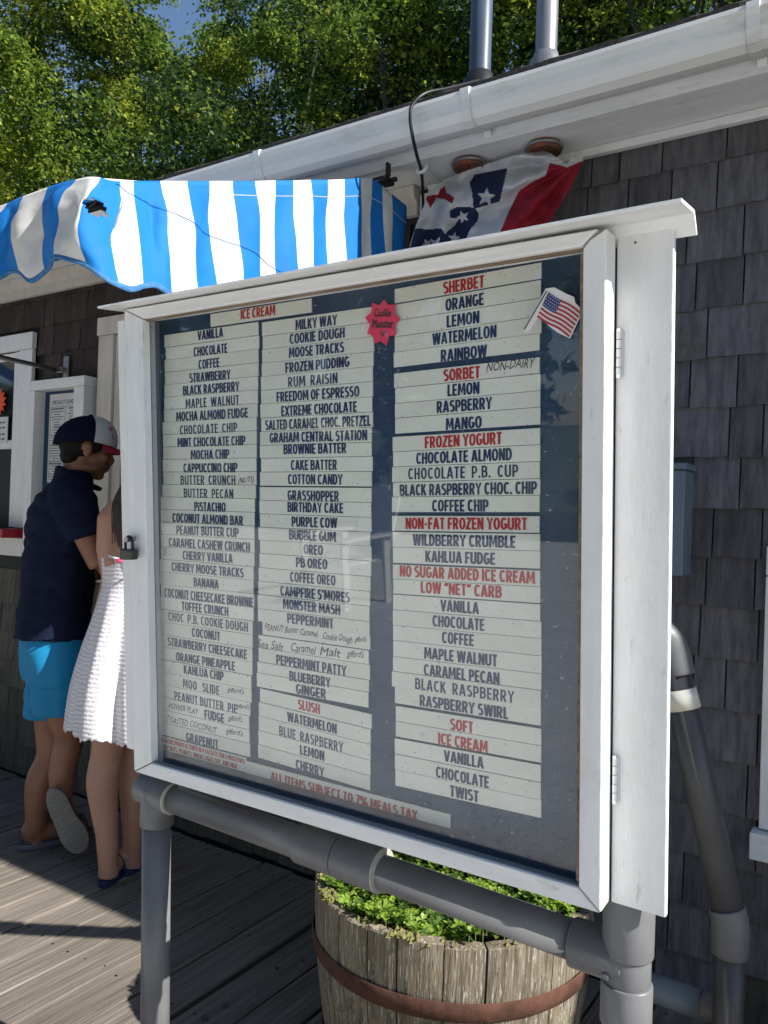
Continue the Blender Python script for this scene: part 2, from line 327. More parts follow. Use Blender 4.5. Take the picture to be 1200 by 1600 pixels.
# ---- condensed bold lettering drawn stroke by stroke
def _arc(cx, cy, rx, ry, a0, a1, n=9):
    out = []
    for i in range(n+1):
        a = R(a0+(a1-a0)*i/n); c_, s_ = math.cos(a), math.sin(a)
        out.append((cx+rx*abs(c_)**.85*(1 if c_ > 0 else -1), cy+ry*abs(s_)**.85*(1 if s_ > 0 else -1)))
    return out
def _glyphs():
    G = {}; a, b, h = .1, .46, .075; m = .28; t1 = 1-h
    st_ = lambda x: [(x, 0), (x, 1)]
    G['A'] = (.62, [[(.09, 0), (.29, 1)], [(.33, 1), (.53, 0)], [(.16, .27), (.46, .27)]])
    G['B'] = (.55, [st_(a), [(a, t1), (.25, t1)]+_arc(.25, .73, .19, t1-.73, 90, -90, 7)+[(a, .53)], [(a, .53), (.27, .53)]+_arc(.27, .30, .20, .225, 90, -90, 7)+[(a, h)]])
    G['C'] = (.54, [_arc(.29, .5, .19, .425, 42, 318, 13)])
    G['D'] = (.56, [st_(a), [(a, t1), (.22, t1)]+_arc(.22, .5, .24, .425, 90, -90, 9)+[(a, h)]])
    G['E'] = (.46, [st_(a), [(a, t1), (.44, t1)], [(a, .5), (.41, .5)], [(a, h), (.44, h)]])
    G['F'] = (.45, [st_(a), [(a, t1), (.44, t1)], [(a, .48), (.40, .48)]])
    G['G'] = (.57, [_arc(.29, .5, .19, .425, 42, 330, 13), [(.30, .44), (.48, .44), (.48, .12)]])
    G['H'] = (.56, [st_(a), st_(b), [(a, .5), (b, .5)]]); G['I'] = (.20, [st_(a)])
    G['J'] = (.42, [[(.32, 1), (.32, .25)]+_arc(.17, .25, .15, .175, 0, -140, 5)])
    G['K'] = (.56, [st_(a), [(.14, .42), (.45, 1)], [(.22, .58), (.47, 0)]]); G['L'] = (.43, [st_(a), [(a, h), (.42, h)]])
    G['M'] = (.74, [[(.09, 0), (.13, 1)], [(.16, 1), (.37, .22), (.58, 1)], [(.61, 1), (.65, 0)]])
    G['N'] = (.58, [st_(a), st_(.48), [(.12, .98), (.46, .02)]])
    G['O'] = (.60, [_arc(.30, .5, .20, .425, 90, 450, 18)])
    G['P'] = (.52, [st_(a), [(a, t1), (.24, t1)]+_arc(.24, .67, .19, t1-.67, 90, -90, 8)+[(a, .415)]])
    G['R'] = (.56, [st_(a), [(a, t1), (.24, t1)]+_arc(.24, .69, .19, t1-.69, 90, -90, 8)+[(a, .455)], [(.27, .45), (.46, 0)]])
    G['S'] = (.50, [_arc(.25, .73, .155, .195, 35, 215, 8)+_arc(.25, .29, .165, .215, 60, -145, 9)])
    G['T'] = (.48, [st_(.24), [(.02, t1), (.46, t1)]])
    G['U'] = (.58, [[(a, 1), (a, .3)]+_arc(.29, .3, .19, .225, 180, 360, 9)+[(.48, 1)]])
    G['V'] = (.58, [[(.08, 1), (.28, 0)], [(.30, 0), (.50, 1)]]); G['W'] = (.84, [[(.08, 1), (.22, 0)], [(.24, 0), (.41, 1)], [(.43, 1), (.60, 0)], [(.62, 0), (.76, 1)]])
    G['Y'] = (.56, [[(.06, 1), (.28, .45), (.50, 1)], [(.28, .5), (.28, 0)]]); G['Z'] = (.50, [[(.05, t1), (.42, t1), (.08, h), (.46, h)]])
    G['X'] = (.54, [[(.06, 1), (.48, 0)], [(.48, 1), (.06, 0)]]); G['i'] = (.2, [[(a, 0), (a, .62)], [(a, .78), (a, .95)]])
    G['.'] = (.2, [[(a, 0), (a, .17)]]); G[','] = (.2, [[(a, .15), (.06, -.12)]]); G['-'] = (.34, [[(.04, .42), (.30, .42)]]); G["'"] = (.2, [[(.12, 1), (.08, .72)]])
    G['\u201c'] = (.36, [[(.13, 1), (.07, .72)], [(.29, 1), (.23, .72)]]); G['\u201d'] = G['\u201c']
    G['7'] = (.48, [[(.03, t1), (.42, t1), (.16, 0)]]); G['%'] = (.8, [_arc(.17, .74, .10, .17, 90, 450, 10), _arc(.62, .26, .10, .17, 90, 450, 10), [(.60, 1), (.20, 0)]])
    return G
GLY = _glyphs()
def block_text(s, fn, wd, ht, heavy=1.0, slope=0, nv_=np.array([0, 1., 0]), arrow=1.0):
    x = 0; strokes = []
    for ch in s:
        if ch == ' ': x += .25; continue
        w_, ss = GLY[ch]
        if s.count('  ') and heavy < 1: x += .03
        for q in ss: strokes.append([(px_+x, py_) for px_, py_ in q])
        x += w_+.055
    x -= .055; kx = wd/x; ky = ht; v = []; f = []
    for qi, P in enumerate(strokes):
        n0 = len(v); P = [np.array(p) for p in P]
        closed = np.allclose(P[0], P[-1])
        for i, p in enumerate(P):
            a = P[i-1] if i else (P[-2] if closed else P[0]); b = P[i+1] if i < len(P)-1 else (P[1] if closed else P[-1])
            d1 = p-a; d2 = b-p
            if np.abs(d1).max() < 1e-6: d1 = d2
            if np.abs(d2).max() < 1e-6: d2 = d1
            d1 = d1/np.linalg.norm(d1); d2 = d2/np.linalg.norm(d2); n1 = np.array([-d1[1], d1[0]]); n2 = np.array([-d2[1], d2[0]]); n_ = n1+n2; n_ /= np.linalg.norm(n_)
            n_ = n_/max(.55, n_@n1)
            o_ = n_*np.array([.108, .084])*heavy
            for sg_ in (1, -1):
                q = p+o_*sg_; q[1] = min(1.0, max(-.12, q[1])); aa = (q[0]-x/2)*kx; bb = (q[1]-.5)*ky
                v.append(fn(aa, bb+slope*aa)-nv_*(.000012*(qi % 5+1)))
        for i in range(len(P)-1): f.append((n0+2*i, n0+2*i+1, n0+2*i+3, n0+2*i+2))
    return v, f

# ================================================================== GROUND
WY = 2.37
tag(obj('ground', ([(-150, -150, -.22), (150, -150, -.22), (150, 150, -.22), (-150, 150, -.22)], [(0, 1, 2, 3)]), GRASS), kind='structure')
tag(obj('gravel_yard', ([(-16, -7, -.035), (10, -7, -.035), (10, .8, -.035), (-16, .8, -.035)], [(0, 1, 2, 3)]), GRAVEL), kind='structure')
deck = thing('deck', None, None, (-2, 0, 0)); tag(deck, kind='structure')
obj('joist_base', box(-5.6, 2.1, .76, 2.36, -.17, -.045), DARK, deck)
xb = -5.55; pw = .1385; meshes = {}
k = 0
while xb < 2.0:
    gap = .006 + random.random()*.004
    wdt = pw
    if -1.62 < xb + pw < -1.46: gap = .02
    n = 7; L0, L1 = .75, 2.34 - random.random()*.012
    v = []; f = []
    prof = [(0, -.034), (0, -.003), (.0035, 0), (wdt*.5, random.uniform(-.002, .0005)), (wdt-.0035, 0), (wdt, -.003), (wdt, -.034)]
    dz = random.uniform(-.0015, .0015)
    for j in range(n):
        y = L0+(L1-L0)*j/(n-1); sx = .0015*math.sin(j*1.3+xb*9)
        for (a, b) in prof: v.append((xb+a+sx, y, b+dz+.0012*math.sin(j*.9+xb*31)))
    q = len(prof)
    for j in range(n-1):
        for i in range(q): f.append((j*q+i, (j+1)*q+i, (j+1)*q+(i+1) % q, j*q+(i+1) % q))
    f.append(tuple(range(q))); f.append(tuple(range((n-1)*q, n*q))[::-1])
    o = obj('plank', (v, f), DECK, deck, loc=(xb, 0, 0))
    if -4.2 < xb < -.1:      # nail heads
        nh = []
        for y in (.3, 1.1, 1.52, 1.9, 2.28):
            for a in (.03, .105): nh.append(lathe((xb+a+random.uniform(-.006, .006), y+random.uniform(-.01, .01), .0006), [(.0005, .0008), (.0035, .0005), (.004, -.001)], 8))
        obj('nail_heads', joinvf(*nh), BLACK, o)
    xb += wdt+gap
for (px, py, r_) in ((320, 1590, .009), (352, 1571, .008), (432, 1512, .006)):
    c = atZ(px, py, .004); bm = bmesh.new(); bmesh.ops.create_icosphere(bm, subdivisions=2, radius=r_)
    for v_ in bm.verts: v_.co = Vector((v_.co.x*1.1, v_.co.y*.9, v_.co.z*.7))*(1+.2*noise.noise(v_.co*90))
    me = bpy.data.meshes.new('pebble'); bm.to_mesh(me); bm.free(); me.materials.append(ASPH)
    o = link('pebble', me, None, c); tag(o, {320: 'small grey pebble in the wide deck gap nearest the camera', 352: 'round grey pebble caught midway along the dark deck gap', 432: 'tiny pebble in the deck gap closest to the barrel'}[px], 'pebble', 'pebbles in the deck gap')

# ================================================================== BUILDING
bld = thing('shop_building', 'single-storey snack shop clad in dark cedar shingles under a white gutter', 'building', (-2, WY, 0))
XL, XR = -7.0, 5.5
obj('wall_sheathing', box(XL, XR, WY+.002, WY+.12, -.17, 2.47), DARK, bld)
# shingles ---------------------------------------------------------
EXPO = .1385; ZB = 1.53-.1385*11        # a butt line falls at z 1.53
widths = [.085, .105, .125, .15, .175]
def shingle_mesh(wd, mat):
    hgt = EXPO*1.25; g = .0022
    v = []
    nx = 3
    for (y, z) in ((-.017, 0), (-.004, hgt), (0, hgt), (0, 0)):
        for i in range(nx+1):
            a = g+(wd-2*g)*i/nx
            zz = z+(random.uniform(-.0025, .0025) if z == 0 else 0)
            v.append((a, y+(random.uniform(-.0015, .0015) if y < -.01 else 0), zz))
    f = []
    for r0, r1 in ((0, 1), (1, 2), (2, 3), (3, 0)):
        for i in range(nx): f.append((r0*4+i, r0*4+i+1, r1*4+i+1, r1*4+i))
    f += [(0, 4, 8, 12), (3, 15, 11, 7)]
    me = bpy.data.meshes.new('shingle'); me.from_pydata(v, [], f); me.materials.append(mat); return me
SM = {}
for m_i, m_ in enumerate((SHING, SHING2, SHING3)):
    for wi, wd in enumerate(widths):
        for q in range(3): SM[m_i, wi, q] = shingle_mesh(wd, m_)
# openings as (x0,x1,z0,z1)
wtop = 2.197
openings = [(-4.98, -3.655, 1.08, wtop), (-3.14, -1.75, 1.05, wtop), (-1.43, -1.33, 2.2, 2.47)]
cand = []
row = 0; z = ZB
while z < 2.40:
    x = XL + random.random()*.1; last = None
    while x < XR-.05:
        wi = random.choice([0, 1, 2, 2, 3, 3, 4, 4]); wd = widths[wi]
        zc = z+EXPO/2
        ins = any(a-.01 < x+wd/2 < b+.01 and c-.06 < zc < d+.0 for a, b, c, d in openings)
        if not ins and z > -.2:
            mi = 0
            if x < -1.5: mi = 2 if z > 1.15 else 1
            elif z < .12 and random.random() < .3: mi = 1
            cand.append((x, z+random.uniform(-.004, .004), wi, mi, random.randrange(3)))
        x += wd
    z += EXPO; row += 1
def vis(c):
    x, z, wi = c[:3]; p = proj((x+widths[wi]/2, WY-.02, z+.06))
    if p[2] < .1: return -1e9
    X, Y = p[0], p[1]
    if not (-60 < X < 1260 and -60 < Y < 1660): return -1e6-abs(X)
    if 210 < X < 900 and Y < 470: return -1000
    top = 486-.1845*(X-197); botm = 1207+.3007*(X-213)
    if 205 < X < 1030 and top < Y < botm: return -500
    return 1/p[2]
cand.sort(key=vis, reverse=True)
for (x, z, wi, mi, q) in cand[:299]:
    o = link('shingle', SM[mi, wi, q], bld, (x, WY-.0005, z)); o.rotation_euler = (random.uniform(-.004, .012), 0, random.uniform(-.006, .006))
rest = {0: [], 1: [], 2: []}; allv = []; allf = []; ami = []
for (x, z, wi, mi, q) in cand[299:]:
    me = SM[mi, wi, q]; n = len(allv)
    allv += [(v_.co.x+x, v_.co.y+WY-.0005, v_.co.z+z) for v_ in me.vertices]
    for p in me.polygons: allf.append([i+n for i in p.vertices]); ami.append(mi)
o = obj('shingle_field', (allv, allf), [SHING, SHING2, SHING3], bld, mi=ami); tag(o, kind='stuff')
# soffit, fascia, trim, gutter, roof
SZ, FY = 2.47, 2.147
XG = XR
obj('soffit', box(XL, XG, FY+.018, WY+.02, SZ, SZ+.012), WHITE_H, bld)
bev(obj('fascia', box(XL, XG, FY, FY+.018, SZ-.004, 2.575), WHITE_H, bld), .002)
bev(obj('frieze_trim', joinvf(box(-1.40, XG, WY-.042, WY-.018, SZ-.026, SZ-.001)), WHITE_H, bld), .003)
bev(obj('frieze_board', box(XL, -1.44, WY-.045, WY-.02, SZ-.095, SZ-.001), TRIM, bld), .003)
bev(obj('frieze_moulding', prism([(WY-.046, SZ-.055), (WY-.065, SZ-.04), (WY-.072, SZ-.002), (WY-.046, SZ-.002)], XL, -1.44), TRIM, bld), .002)
bev(obj('corner_trim_board', box(-1.425, -1.345, WY-.05, WY-.018, 1.0, SZ-.03), WHITE, bld), .003)
obj('soffit_seam', box(-1.36, -1.345, FY+.02, WY-.05, SZ-.006, SZ-.001), WHITE, bld)
gp = [(2.145, 2.575), (2.145, 2.506), (2.12, 2.491), (2.08, 2.472), (2.06, 2.466), (2.035, 2.463), (2.012, 2.474), (1.998, 2.498), (1.992, 2.525), (1.985, 2.54), (1.988, 2.552), (2.0, 2.556), (2.003, 2.55),
      (1.996, 2.545), (2.0, 2.527), (2.006, 2.502), (2.018, 2.482), (2.037, 2.471), (2.06, 2.473), (2.08, 2.48), (2.117, 2.498), (2.137, 2.512), (2.137, 2.575)]
def sweepX(poly, xs, wob=0):
    v = []; f = []; n = len(poly)
    for j, x in enumerate(xs):
        dy = wob*noise.noise(Vector((x*1.7, 3, 1))); dz = wob*noise.noise(Vector((x*1.3, 9, 5)))
        for (y, z) in poly: v.append((x, y+dy, z+dz))
    for j in range(len(xs)-1):
        for i in range(n): f.append((j*n+i, j*n+(i+1) % n, (j+1)*n+(i+1) % n, (j+1)*n+i))
    f.append(tuple(range(n))[::-1]); f.append(tuple(range((len(xs)-1)*n, len(xs)*n))); return v, f
gut = obj('gutter', sweepX(gp, np.linspace(XL, XG, 60), .004), GUT, bld, smooth=False)
for gx in (-.335, -1.085, -1.875, -2.65, -3.4, -4.15, .42):
    outer = [(y+(-.004 if y < 2.05 else 0), z-.004 if z < 2.51 else z+(.004 if z > 2.54 else 0)) for y, z in gp[2:12]]
    inner = [(y+.0005, z+.0005) for y, z in gp[2:12]][::-1]
    bev(obj('gutter_bracket', prism(outer+inner, gx-.014, gx+.016), GUT, gut), .001)
    obj('bracket_tail', prism([(2.128, 2.498), (2.146, 2.498), (2.146, 2.482), (2.14, 2.478)], gx-.010, gx+.012), GUT, gut)
for gx in (-.93, -2.2):
    pass
RS = .60
def roof():
    v = []; f = []; nx = 400; ys = [2.055, 2.056, 2.09, 2.2, 2.5, 3.2, 7.5]
    for i in range(nx+1):
        x = XL+(XG+.3-XL)*i/nx
        for j, y in enumerate(ys):
            z = 2.606+(y-2.055)*RS + .006*noise.noise(Vector((x*14, y*6, 0)))+.004*noise.noise(Vector((x*60, y*20, 3)))
            if j == 0: z -= .024
            v.append((x, y+(.004*noise.noise(Vector((x*25, 5, 5))) if j < 2 else 0), z))
    n = len(ys)
    for i in range(nx):
        for j in range(n-1): f.append((i*n+j, (i+1)*n+j, (i+1)*n+j+1, i*n+j+1))
    return v, f
obj('roof', roof(), ASPH, bld)
obj('roof_underside', ([(XL, 2.07, 2.585), (XG+.3, 2.07, 2.585), (XG+.3, 7.5, 5.84), (XL, 7.5, 5.84)], [(0, 1, 2, 3)]), DARK, bld)
obj('rear_wall', box(XL, XR, 7.3, 7.4, -.17, 5.6), DARK, bld)
for nm, x in (('gable_wall', XL), ('gable_wall', XR)):
    obj(nm, prism([(WY+.13, -.17), (7.3, -.17), (7.3, 5.6), (WY+.13, 2.60)], x, x+.08), SHING, bld)
# vents
def vent(pxl, pxr, py, Y, mat, hgt, lab):
    a = atY(pxl, py, Y); b = atY(pxr, py, Y); c = (a+b)/2; rr = (b[0]-a[0])/2*.93
    zb = 2.600+(Y-2.055)*RS
    v = obj('vent_pipe', lathe((c[0], Y, 0), [(rr, zb-.05), (rr, zb+hgt), (rr*.9, zb+hgt)], 28), mat, bld, smooth=True); v['label'] = lab
    obj('boot_flashing', lathe((c[0], Y, 0), [(rr*1.7, zb-.05), (rr*1.5, zb+.008), (rr*1.2, zb+.02), (rr*1.12, zb+.034), (rr*1.04, zb+.036)], 28), BLACK if mat is VENT1 else VENT2, v, smooth=True)
    return c, zb
vc1, vz1 = vent(735, 768, 60, 2.42, VENT1, 1.4, 'dark blue-grey pipe on the left of the pair')
vent(837, 871, 60, 2.48, VENT2, 1.3, 'paler galvanised pipe on the right of the pair')
# soffit lamps
for px, py in ((733, 262), (850, 236)):
    c = atZ(px, py, SZ-.02)
    l_ = obj('soffit_lamp', lathe((c[0], c[1], 0), [(.050, SZ-.001), (.052, SZ-.024), (.046, SZ-.028), (.040, SZ-.018), (.005, SZ-.016)], 30), RUST_O, bld, smooth=True)
    obj('lamp_rim', tube([(c[0]+.053*math.cos(a), c[1]+.053*math.sin(a), SZ-.012) for a in np.linspace(0, 2*math.pi, 30)], .005, 6), VENT2, l_, smooth=True)
# cable
cable = thing('cable', 'black cable looping from the roof over the gutter down through a white ring', 'cable', (vc1[0], 2.3, 2.5))
pts = [atY(748, 126, 2.34), atY(728, 131, 2.22), atY(700, 138, 2.10), atY(665, 152, 2.0)+[0, 0, .012], atY(645, 163, 1.965), atY(641, 185, 1.962), atY(645, 215, 1.985), atY(652, 245, 2.05), atY(657, 262, 2.13), atY(660, 285, 2.22), atY(661, 330, 2.31), atY(661, 420, 2.31)]
def smoothpts(P, n=6):
    P = [np.array(p, float) for p in P]; out = []
    for i in range(len(P)-1):
        p0, p1, p2, p3 = P[max(i-1, 0)], P[i], P[i+1], P[min(i+2, len(P)-1)]
        for k in range(n):
            t_ = k/n; out.append(.5*((2*p1)+(-p0+p2)*t_+(2*p0-5*p1+4*p2-p3)*t_*t_+(-p0+3*p1-3*p2+p3)*t_**3))
    return out+[P[-1]]
obj('cord', tube(smoothpts(pts), .0052, 10), BLACK, cable, smooth=True)
c = atY(659, 264, 2.13)
obj('white_ring', tube([c+np.array([.016*math.cos(a), .006*math.sin(a), .013*math.sin(a)]) for a in np.linspace(0, 2*math.pi, 20)], .0055, 8), WHITE, cable, smooth=True)
# ---- windows
def window(x0, x1, zt, zs, zm, lowopen, mat, lab):
    wn = obj('window', box(x0+.10, x1-.10, WY-.004, WY+.002, zs, zt-.08), DARK, bld); wn['label'] = lab
    bev(obj('head_casing', box(x0-.008, x1+.004, WY-.045, WY-.018, zt-.082, zt), mat, wn), .003)
    for a, b in ((x0, x0+.105), (x1-.105, x1)): bev(obj('side_casing', box(a, b, WY-.04, WY-.018, zs, zt-.084), mat, wn), .003)
    for a, b in ((x0+.105, x0+.165), (x1-.17, x1-.105)): bev(obj('sash_stile', box(a, b, WY-.026, WY-.006, zs+.002, zt-.086), mat, wn), .002)
    bev(obj('sash_rail', box(x0+.165, x1-.17, WY-.024, WY-.008, zt-.125, zt-.088), mat, wn), .002)
    bev(obj('meeting_rail', box(x0+.165, x1-.17, WY-.028, WY-.008, zm, zm+.045), mat, wn), .002)
    obj('pane', box(x0+.165, x1-.17, WY-.016, WY-.012, zm+.045, zt-.125), WGLASS, wn)
    return wn
w1 = window(-4.98, -3.655, wtop, 1.222, 1.62, True, WHITE, 'serving window above the red ledge at the far left')
bev(obj('red_ledge', box(-5.05, -3.64, WY-.17, WY-.018, 1.175, 1.218), LEDGE, w1), .003)
bev(obj('apron_board', box(-5.02, -3.65, WY-.06, WY-.018, 1.082, 1.172), WHITE_H, w1), .003)
w2 = window(-3.14, -1.75, wtop+.01, 1.05, 1.62, True, TRIM, 'tall window half hidden behind the menu sign')
bev(obj('window_sill', box(-3.16, -1.73, WY-.07, WY-.018, 1.0, 1.045), TRIM, w2), .003)
# right hand window: only its left casing shows
w3 = obj('window', box(-.24, .55, WY-.004, WY+.002, .56, 1.75), WGLASS, bld); w3['label'] = 'window at the right edge of which only the white casing shows'
bev(obj('side_casing', box(-.318, -.235, WY-.045, WY-.018, .545, 1.21), WHITE, w3), .003)
bev(obj('side_casing', box(.55, .635, WY-.045, WY-.018, .545, 1.21), WHITE, w3), .003)
bev(obj('head_casing', box(-.318, .635, WY-.045, WY-.018, 1.213, 1.29), WHITE_H, w3), .003)
bev(obj('window_sill', box(-.335, .65, WY-.075, WY-.018, .47, .54), WHITE_H, w3), .003)

# paper on window glass + burst
p0 = atY(0, 652, WY-.03); p1 = atY(12, 692, WY-.03)
notice = tag(obj('paper_notice', box(-4.3, p1[0], WY-.034, WY-.031, p1[2], p0[2]), PAPER, loc=(-4.0, WY, 1.7)), 'white paper notice taped inside the window at the far left edge', 'notice')
for zz in (.75, .55, .3, .12):
    z_ = p1[2]+(p0[2]-p1[2])*zz
    obj('print_line', joinvf(*[box(x_, x_+.022, WY-.0355, WY-.0345, z_, z_+.009) for x_ in np.arange(-4.25, p1[0]-.03, .032)]), GREYINK, notice)
bc = atY(-3, 628, WY-.035); n = 26
v = [(bc[0], bc[1]-.012, bc[2])]+[(bc[0]+(.075 if i % 2 else .05)*math.cos(2*math.pi*i/n), bc[1], bc[2]+(.075 if i % 2 else .05)*math.sin(2*math.pi*i/n)) for i in range(n)]
tag(obj('paper_burst', joinvf((v, [(0, i+1, (i+1) % n+1) for i in range(n)])), ORANGE, loc=bc), 'orange-red paper burst on the window glass above the notice', 'decoration')

# ---- framed menu case on the wall
cz0, cz1, cx0, cx1 = 1.10, 1.938, -3.60, -3.165
case = thing('wall_menu_case', 'shallow white framed menu case on the shingles behind the man', 'menu case', ((cx0+cx1)/2, WY, cz0))
bev(obj('frame_stile', box(cx0, cx0+.055, WY-.09, WY-.018, cz0, cz1-.048), WHITE, case), .003)
bev(obj('frame_stile', box(cx1-.075, cx1, WY-.09, WY-.018, cz0, cz1-.048), WHITE, case), .003)
bev(obj('frame_rail', box(cx0, cx1, WY-.09, WY-.018, cz1-.047, cz1), WHITE_H, case), .003)
bev(obj('frame_rail', box(cx0+.056, cx1-.076, WY-.09, WY-.018, cz0, cz0+.05), WHITE_H, case), .003)
obj('backing', box(cx0+.055, cx1-.075, WY-.03, WY-.018, cz0+.05, cz1-.048), NAVY, case)
def sheet(px0, px1, z0, z1, lines, title, lab):
    pz = obj('menu_page', box(px0, px1, WY-.036, WY-.031, z0, z1), PAPER, case); pz['label'] = lab
    fy = WY-.0365
    tv = text_on(title, lambda a, b: ((px0+px1)/2+a, fy, z1-.04+b), (px1-px0)*.82, .020, .02)
    obj('lettering', tv, GREYINK, pz)
    bb = []
    zz = z1-.075
    for k in range(lines):
        for cx in ((px0*.75+px1*.25), (px0*.25+px1*.75)):
            wl = (px1-px0)*random.choice([.10, .14, .17, .2]); bb.append(box(cx-wl, cx+wl, fy-.0005, fy, zz, zz+.004+.003*(k % 7 == 0)))
        zz -= .0125
    for xx in (px0+.012, (px0+px1)/2, px1-.012): bb.append(box(xx-.001, xx+.001, fy-.0005, fy, z0+.015, z1-.06))
    for zz in (z1-.062, z1-.21, z1-.34, z0+.015):
        if zz > z0: bb.append(box(px0+.012, px1-.012, fy-.0004, fy, zz-.001, zz+.001))
    obj('print_lines', joinvf(*bb), GREYINK, pz)
sheet(cx0+.10, cx1-.085, 1.45, 1.875, 28, 'SPECIALTY SUNDAES', 'upper page headed with sundaes')
sheet(cx0+.10, cx1-.085, 1.17, 1.415, 14, 'FANCY TREATS', 'lower page')
# ---- utility box
ub = thing('utility_box', 'blue-grey metal box on the shingles just right of the menu sign', 'utility box', (-.60, WY, 1.2))
bev(obj('enclosure', box(-.70, -.513, WY-.12, WY-.018, 1.2, 1.488), BOXM, ub), .004)
bev(obj('lid', box(-.706, -.507, WY-.128, WY-.018, 1.489, 1.507), BOXM, ub), .003)

# ================================================================== AWNING
aw = thing('awning', 'blue and white striped canvas awning with a torn hole at its corner', 'awning', (-1.9, 1.6, 2.2))
def AX(px, py): return atX(px, py, -1.43)
st = []   # (top, bottom, colour index after station; 0 white 1 blue)
left = [(-5.2, 1), (-5.0, 0), (-4.8, 1), (-4.6, 0), (-4.4, 1), (-4.2, 0), (-4.0, 1), (-3.8, 0), (-3.6, 1), (-3.4, 0), (-3.2, 1), (-3.05, 0), (-2.9, 1), (-2.80, 0), (-2.69, 1), (-2.58, 0), (-2.46, 1), (-2.35, 0), (-2.24, 1), (-2.13, 0), (-2.02, 1), (-1.91, 0)]
for i, (x, cidx) in enumerate(left): st.append((np.array([x, 1.05, 2.027]), np.array([x, 1.04, 1.885]), cidx))
def lf(t_, b_, c_, Yt=1.05, Yb=1.04): st.append((atY(*t_, Yt), atY(*b_, Yb), c_))
lf((12, 318), (0, 437), 1); lf((25, 312), (17, 425), 1); lf((37, 307), (33, 427), 0); lf((56, 300), (52, 441), 0); lf((75, 293), (73, 425), 1); lf((98, 286), (80, 410), 1, Yb=1.02)
lf((120, 281), (85, 402), 0, 1.05, .99); lf((140, 277), (108, 406), 0, 1.03, .985); lf((157, 278), (131, 414), 1, 1.04, .99); lf((173, 282), (158, 433), 1, 1.07, 1.01)
st.append((AX(188, 284), atY(184, 446, 1.05), 0)); st.append((AX(198, 284), atY(205, 453, 1.08), 0)); st.append((AX(208, 283), atY(225, 449, 1.11), 1)); st.append((AX(229, 283), atY(245, 448, 1.15), 1))
tops = [250, 292, 327, 363, 398, 430, 458, 485, 512, 538, 563, 581, 597, 612, 635]
tys = [283, 283, 283, 283, 283, 282, 282, 281, 281, 280, 278, 280, 290, 303, 322]
for i, (tx_, ty_) in enumerate(zip(tops, tys)):
    T = AX(tx_, ty_)
    Bm = np.array([-1.405+.012*math.sin(i*1.9), T[1]*.98+.055, 1.80]) if i else atY(268, 462, 1.19)
    st.append((T, Bm, i % 2))
nv = 30; v = []; f = []; mi_ = []
us = []
for i in range(len(st)-1):
    for k in range(5): us.append((i, k/5))
us.append((len(st)-2, 1.0))
def smt(i, t_, which):
    P = [s[which] for s in st]; p0, p1, p2, p3 = P[max(i-1, 0)], P[i], P[i+1], P[min(i+2, len(P)-1)]
    return .5*((2*p1)+(-p0+p2)*t_+(2*p0-5*p1+4*p2-p3)*t_*t_+(-p0+3*p1-3*p2+p3)*t_**3)
hole = atY(149, 324, 1.02)
for (i, t_) in us:
    T = smt(i, t_, 0); Bo = smt(i, t_, 1)
    side = min(1, max(0, (i-32)/4))      # 0 on the front valance, 1 on the side panel
    outn = np.array([side, -(1-side), 0.0])
    for j in range(nv+1):
        s_ = j/nv; p = T+(Bo-T)*s_
        ph = (i+t_)
        amp = .010*(1-side)+.014*side
        wv = amp*math.sin(ph*2.1+s_*2.0)*math.sin(math.pi*min(1, s_*1.05))+.010*noise.noise(Vector((ph*.5, s_*2.4, 0)))+.004*noise.noise(Vector((ph*1.6, s_*6, 2)))
        bul = .02*math.sin(math.pi*s_)*(1-side)
        sh = .012*noise.noise(Vector((ph*.4, s_*1.8, 8)))*side
        v.append(tuple(p+outn*(wv*min(1, s_*6)+bul)+np.array([0, sh*min(1, s_*5), 0])))
for a in range(len(us)-1):
    c_ = st[us[a][0]][2]
    for j in range(nv):
        q = (a*(nv+1)+j, (a+1)*(nv+1)+j, (a+1)*(nv+1)+j+1, a*(nv+1)+j+1)
        cen = np.mean([v[k] for k in q], axis=0); d_ = cen-hole
        if (d_[0]/.015)**2+(d_[1]/.03)**2+(d_[2]/.018)**2 < 1+.5*noise.noise(Vector((cen[0]*90, 0, cen[2]*90))) and us[a][0] < 34: continue
        f.append(q); mi_.append(2 if j == nv-1 else c_)
can = obj('canvas', (v, f), [AW_W, AW_B, AW_H], aw, smooth=True, mi=mi_)
sol = can.modifiers.new('solid', 'SOLIDIFY'); sol.thickness = .0012
# hem piping along the bottom, top hem and diagonal seam
obj('hem', tube([v[a*(nv+1)+nv] for a in range(len(us))], .0042, 6), AW_H, can)
obj('top_seam', tube([np.array(v[a*(nv+1)+3])+[.002, -.001, 0] for a in range(len(us)) if us[a][0] > 37], .0009, 5), AW_W, can)
sea = []
for a in range(len(us)):
    ph = us[a][0]+us[a][1]
    s_ = (ph-31.3)/17.2
    if 31.5 <= ph and s_ < .985:
        jj = max(1.0, s_*nv); j0 = int(jj); q_ = jj-j0
        sea.append(np.array(v[a*(nv+1)+j0])*(1-q_)+np.array(v[a*(nv+1)+min(nv, j0+1)])*q_+np.array([.003, -.002, 0]))
obj('diagonal_seam', tube(sea, .0008, 6), AW_B, can)
# sloping top of the canopy
v = []; f = []; mi2 = []
xs = [s[0][0] for s in st[:34]]; 
for i, s in enumerate(st[:34]):
    for j in range(9):
        q = j/8; y = s[0][1]+(2.14-s[0][1])*q; z = s[0][2]+(2.425-s[0][2])*q - .02*math.sin(math.pi*q)
        v.append((min(s[0][0], -1.432), y, z))
for i in range(33):
    for j in range(8): f.append((i*9+j, (i+1)*9+j, (i+1)*9+j+1, i*9+j+1)); mi2.append(st[i][2])
o = obj('canopy_top', (v, f), [AW_W, AW_B], aw, mi=mi2)
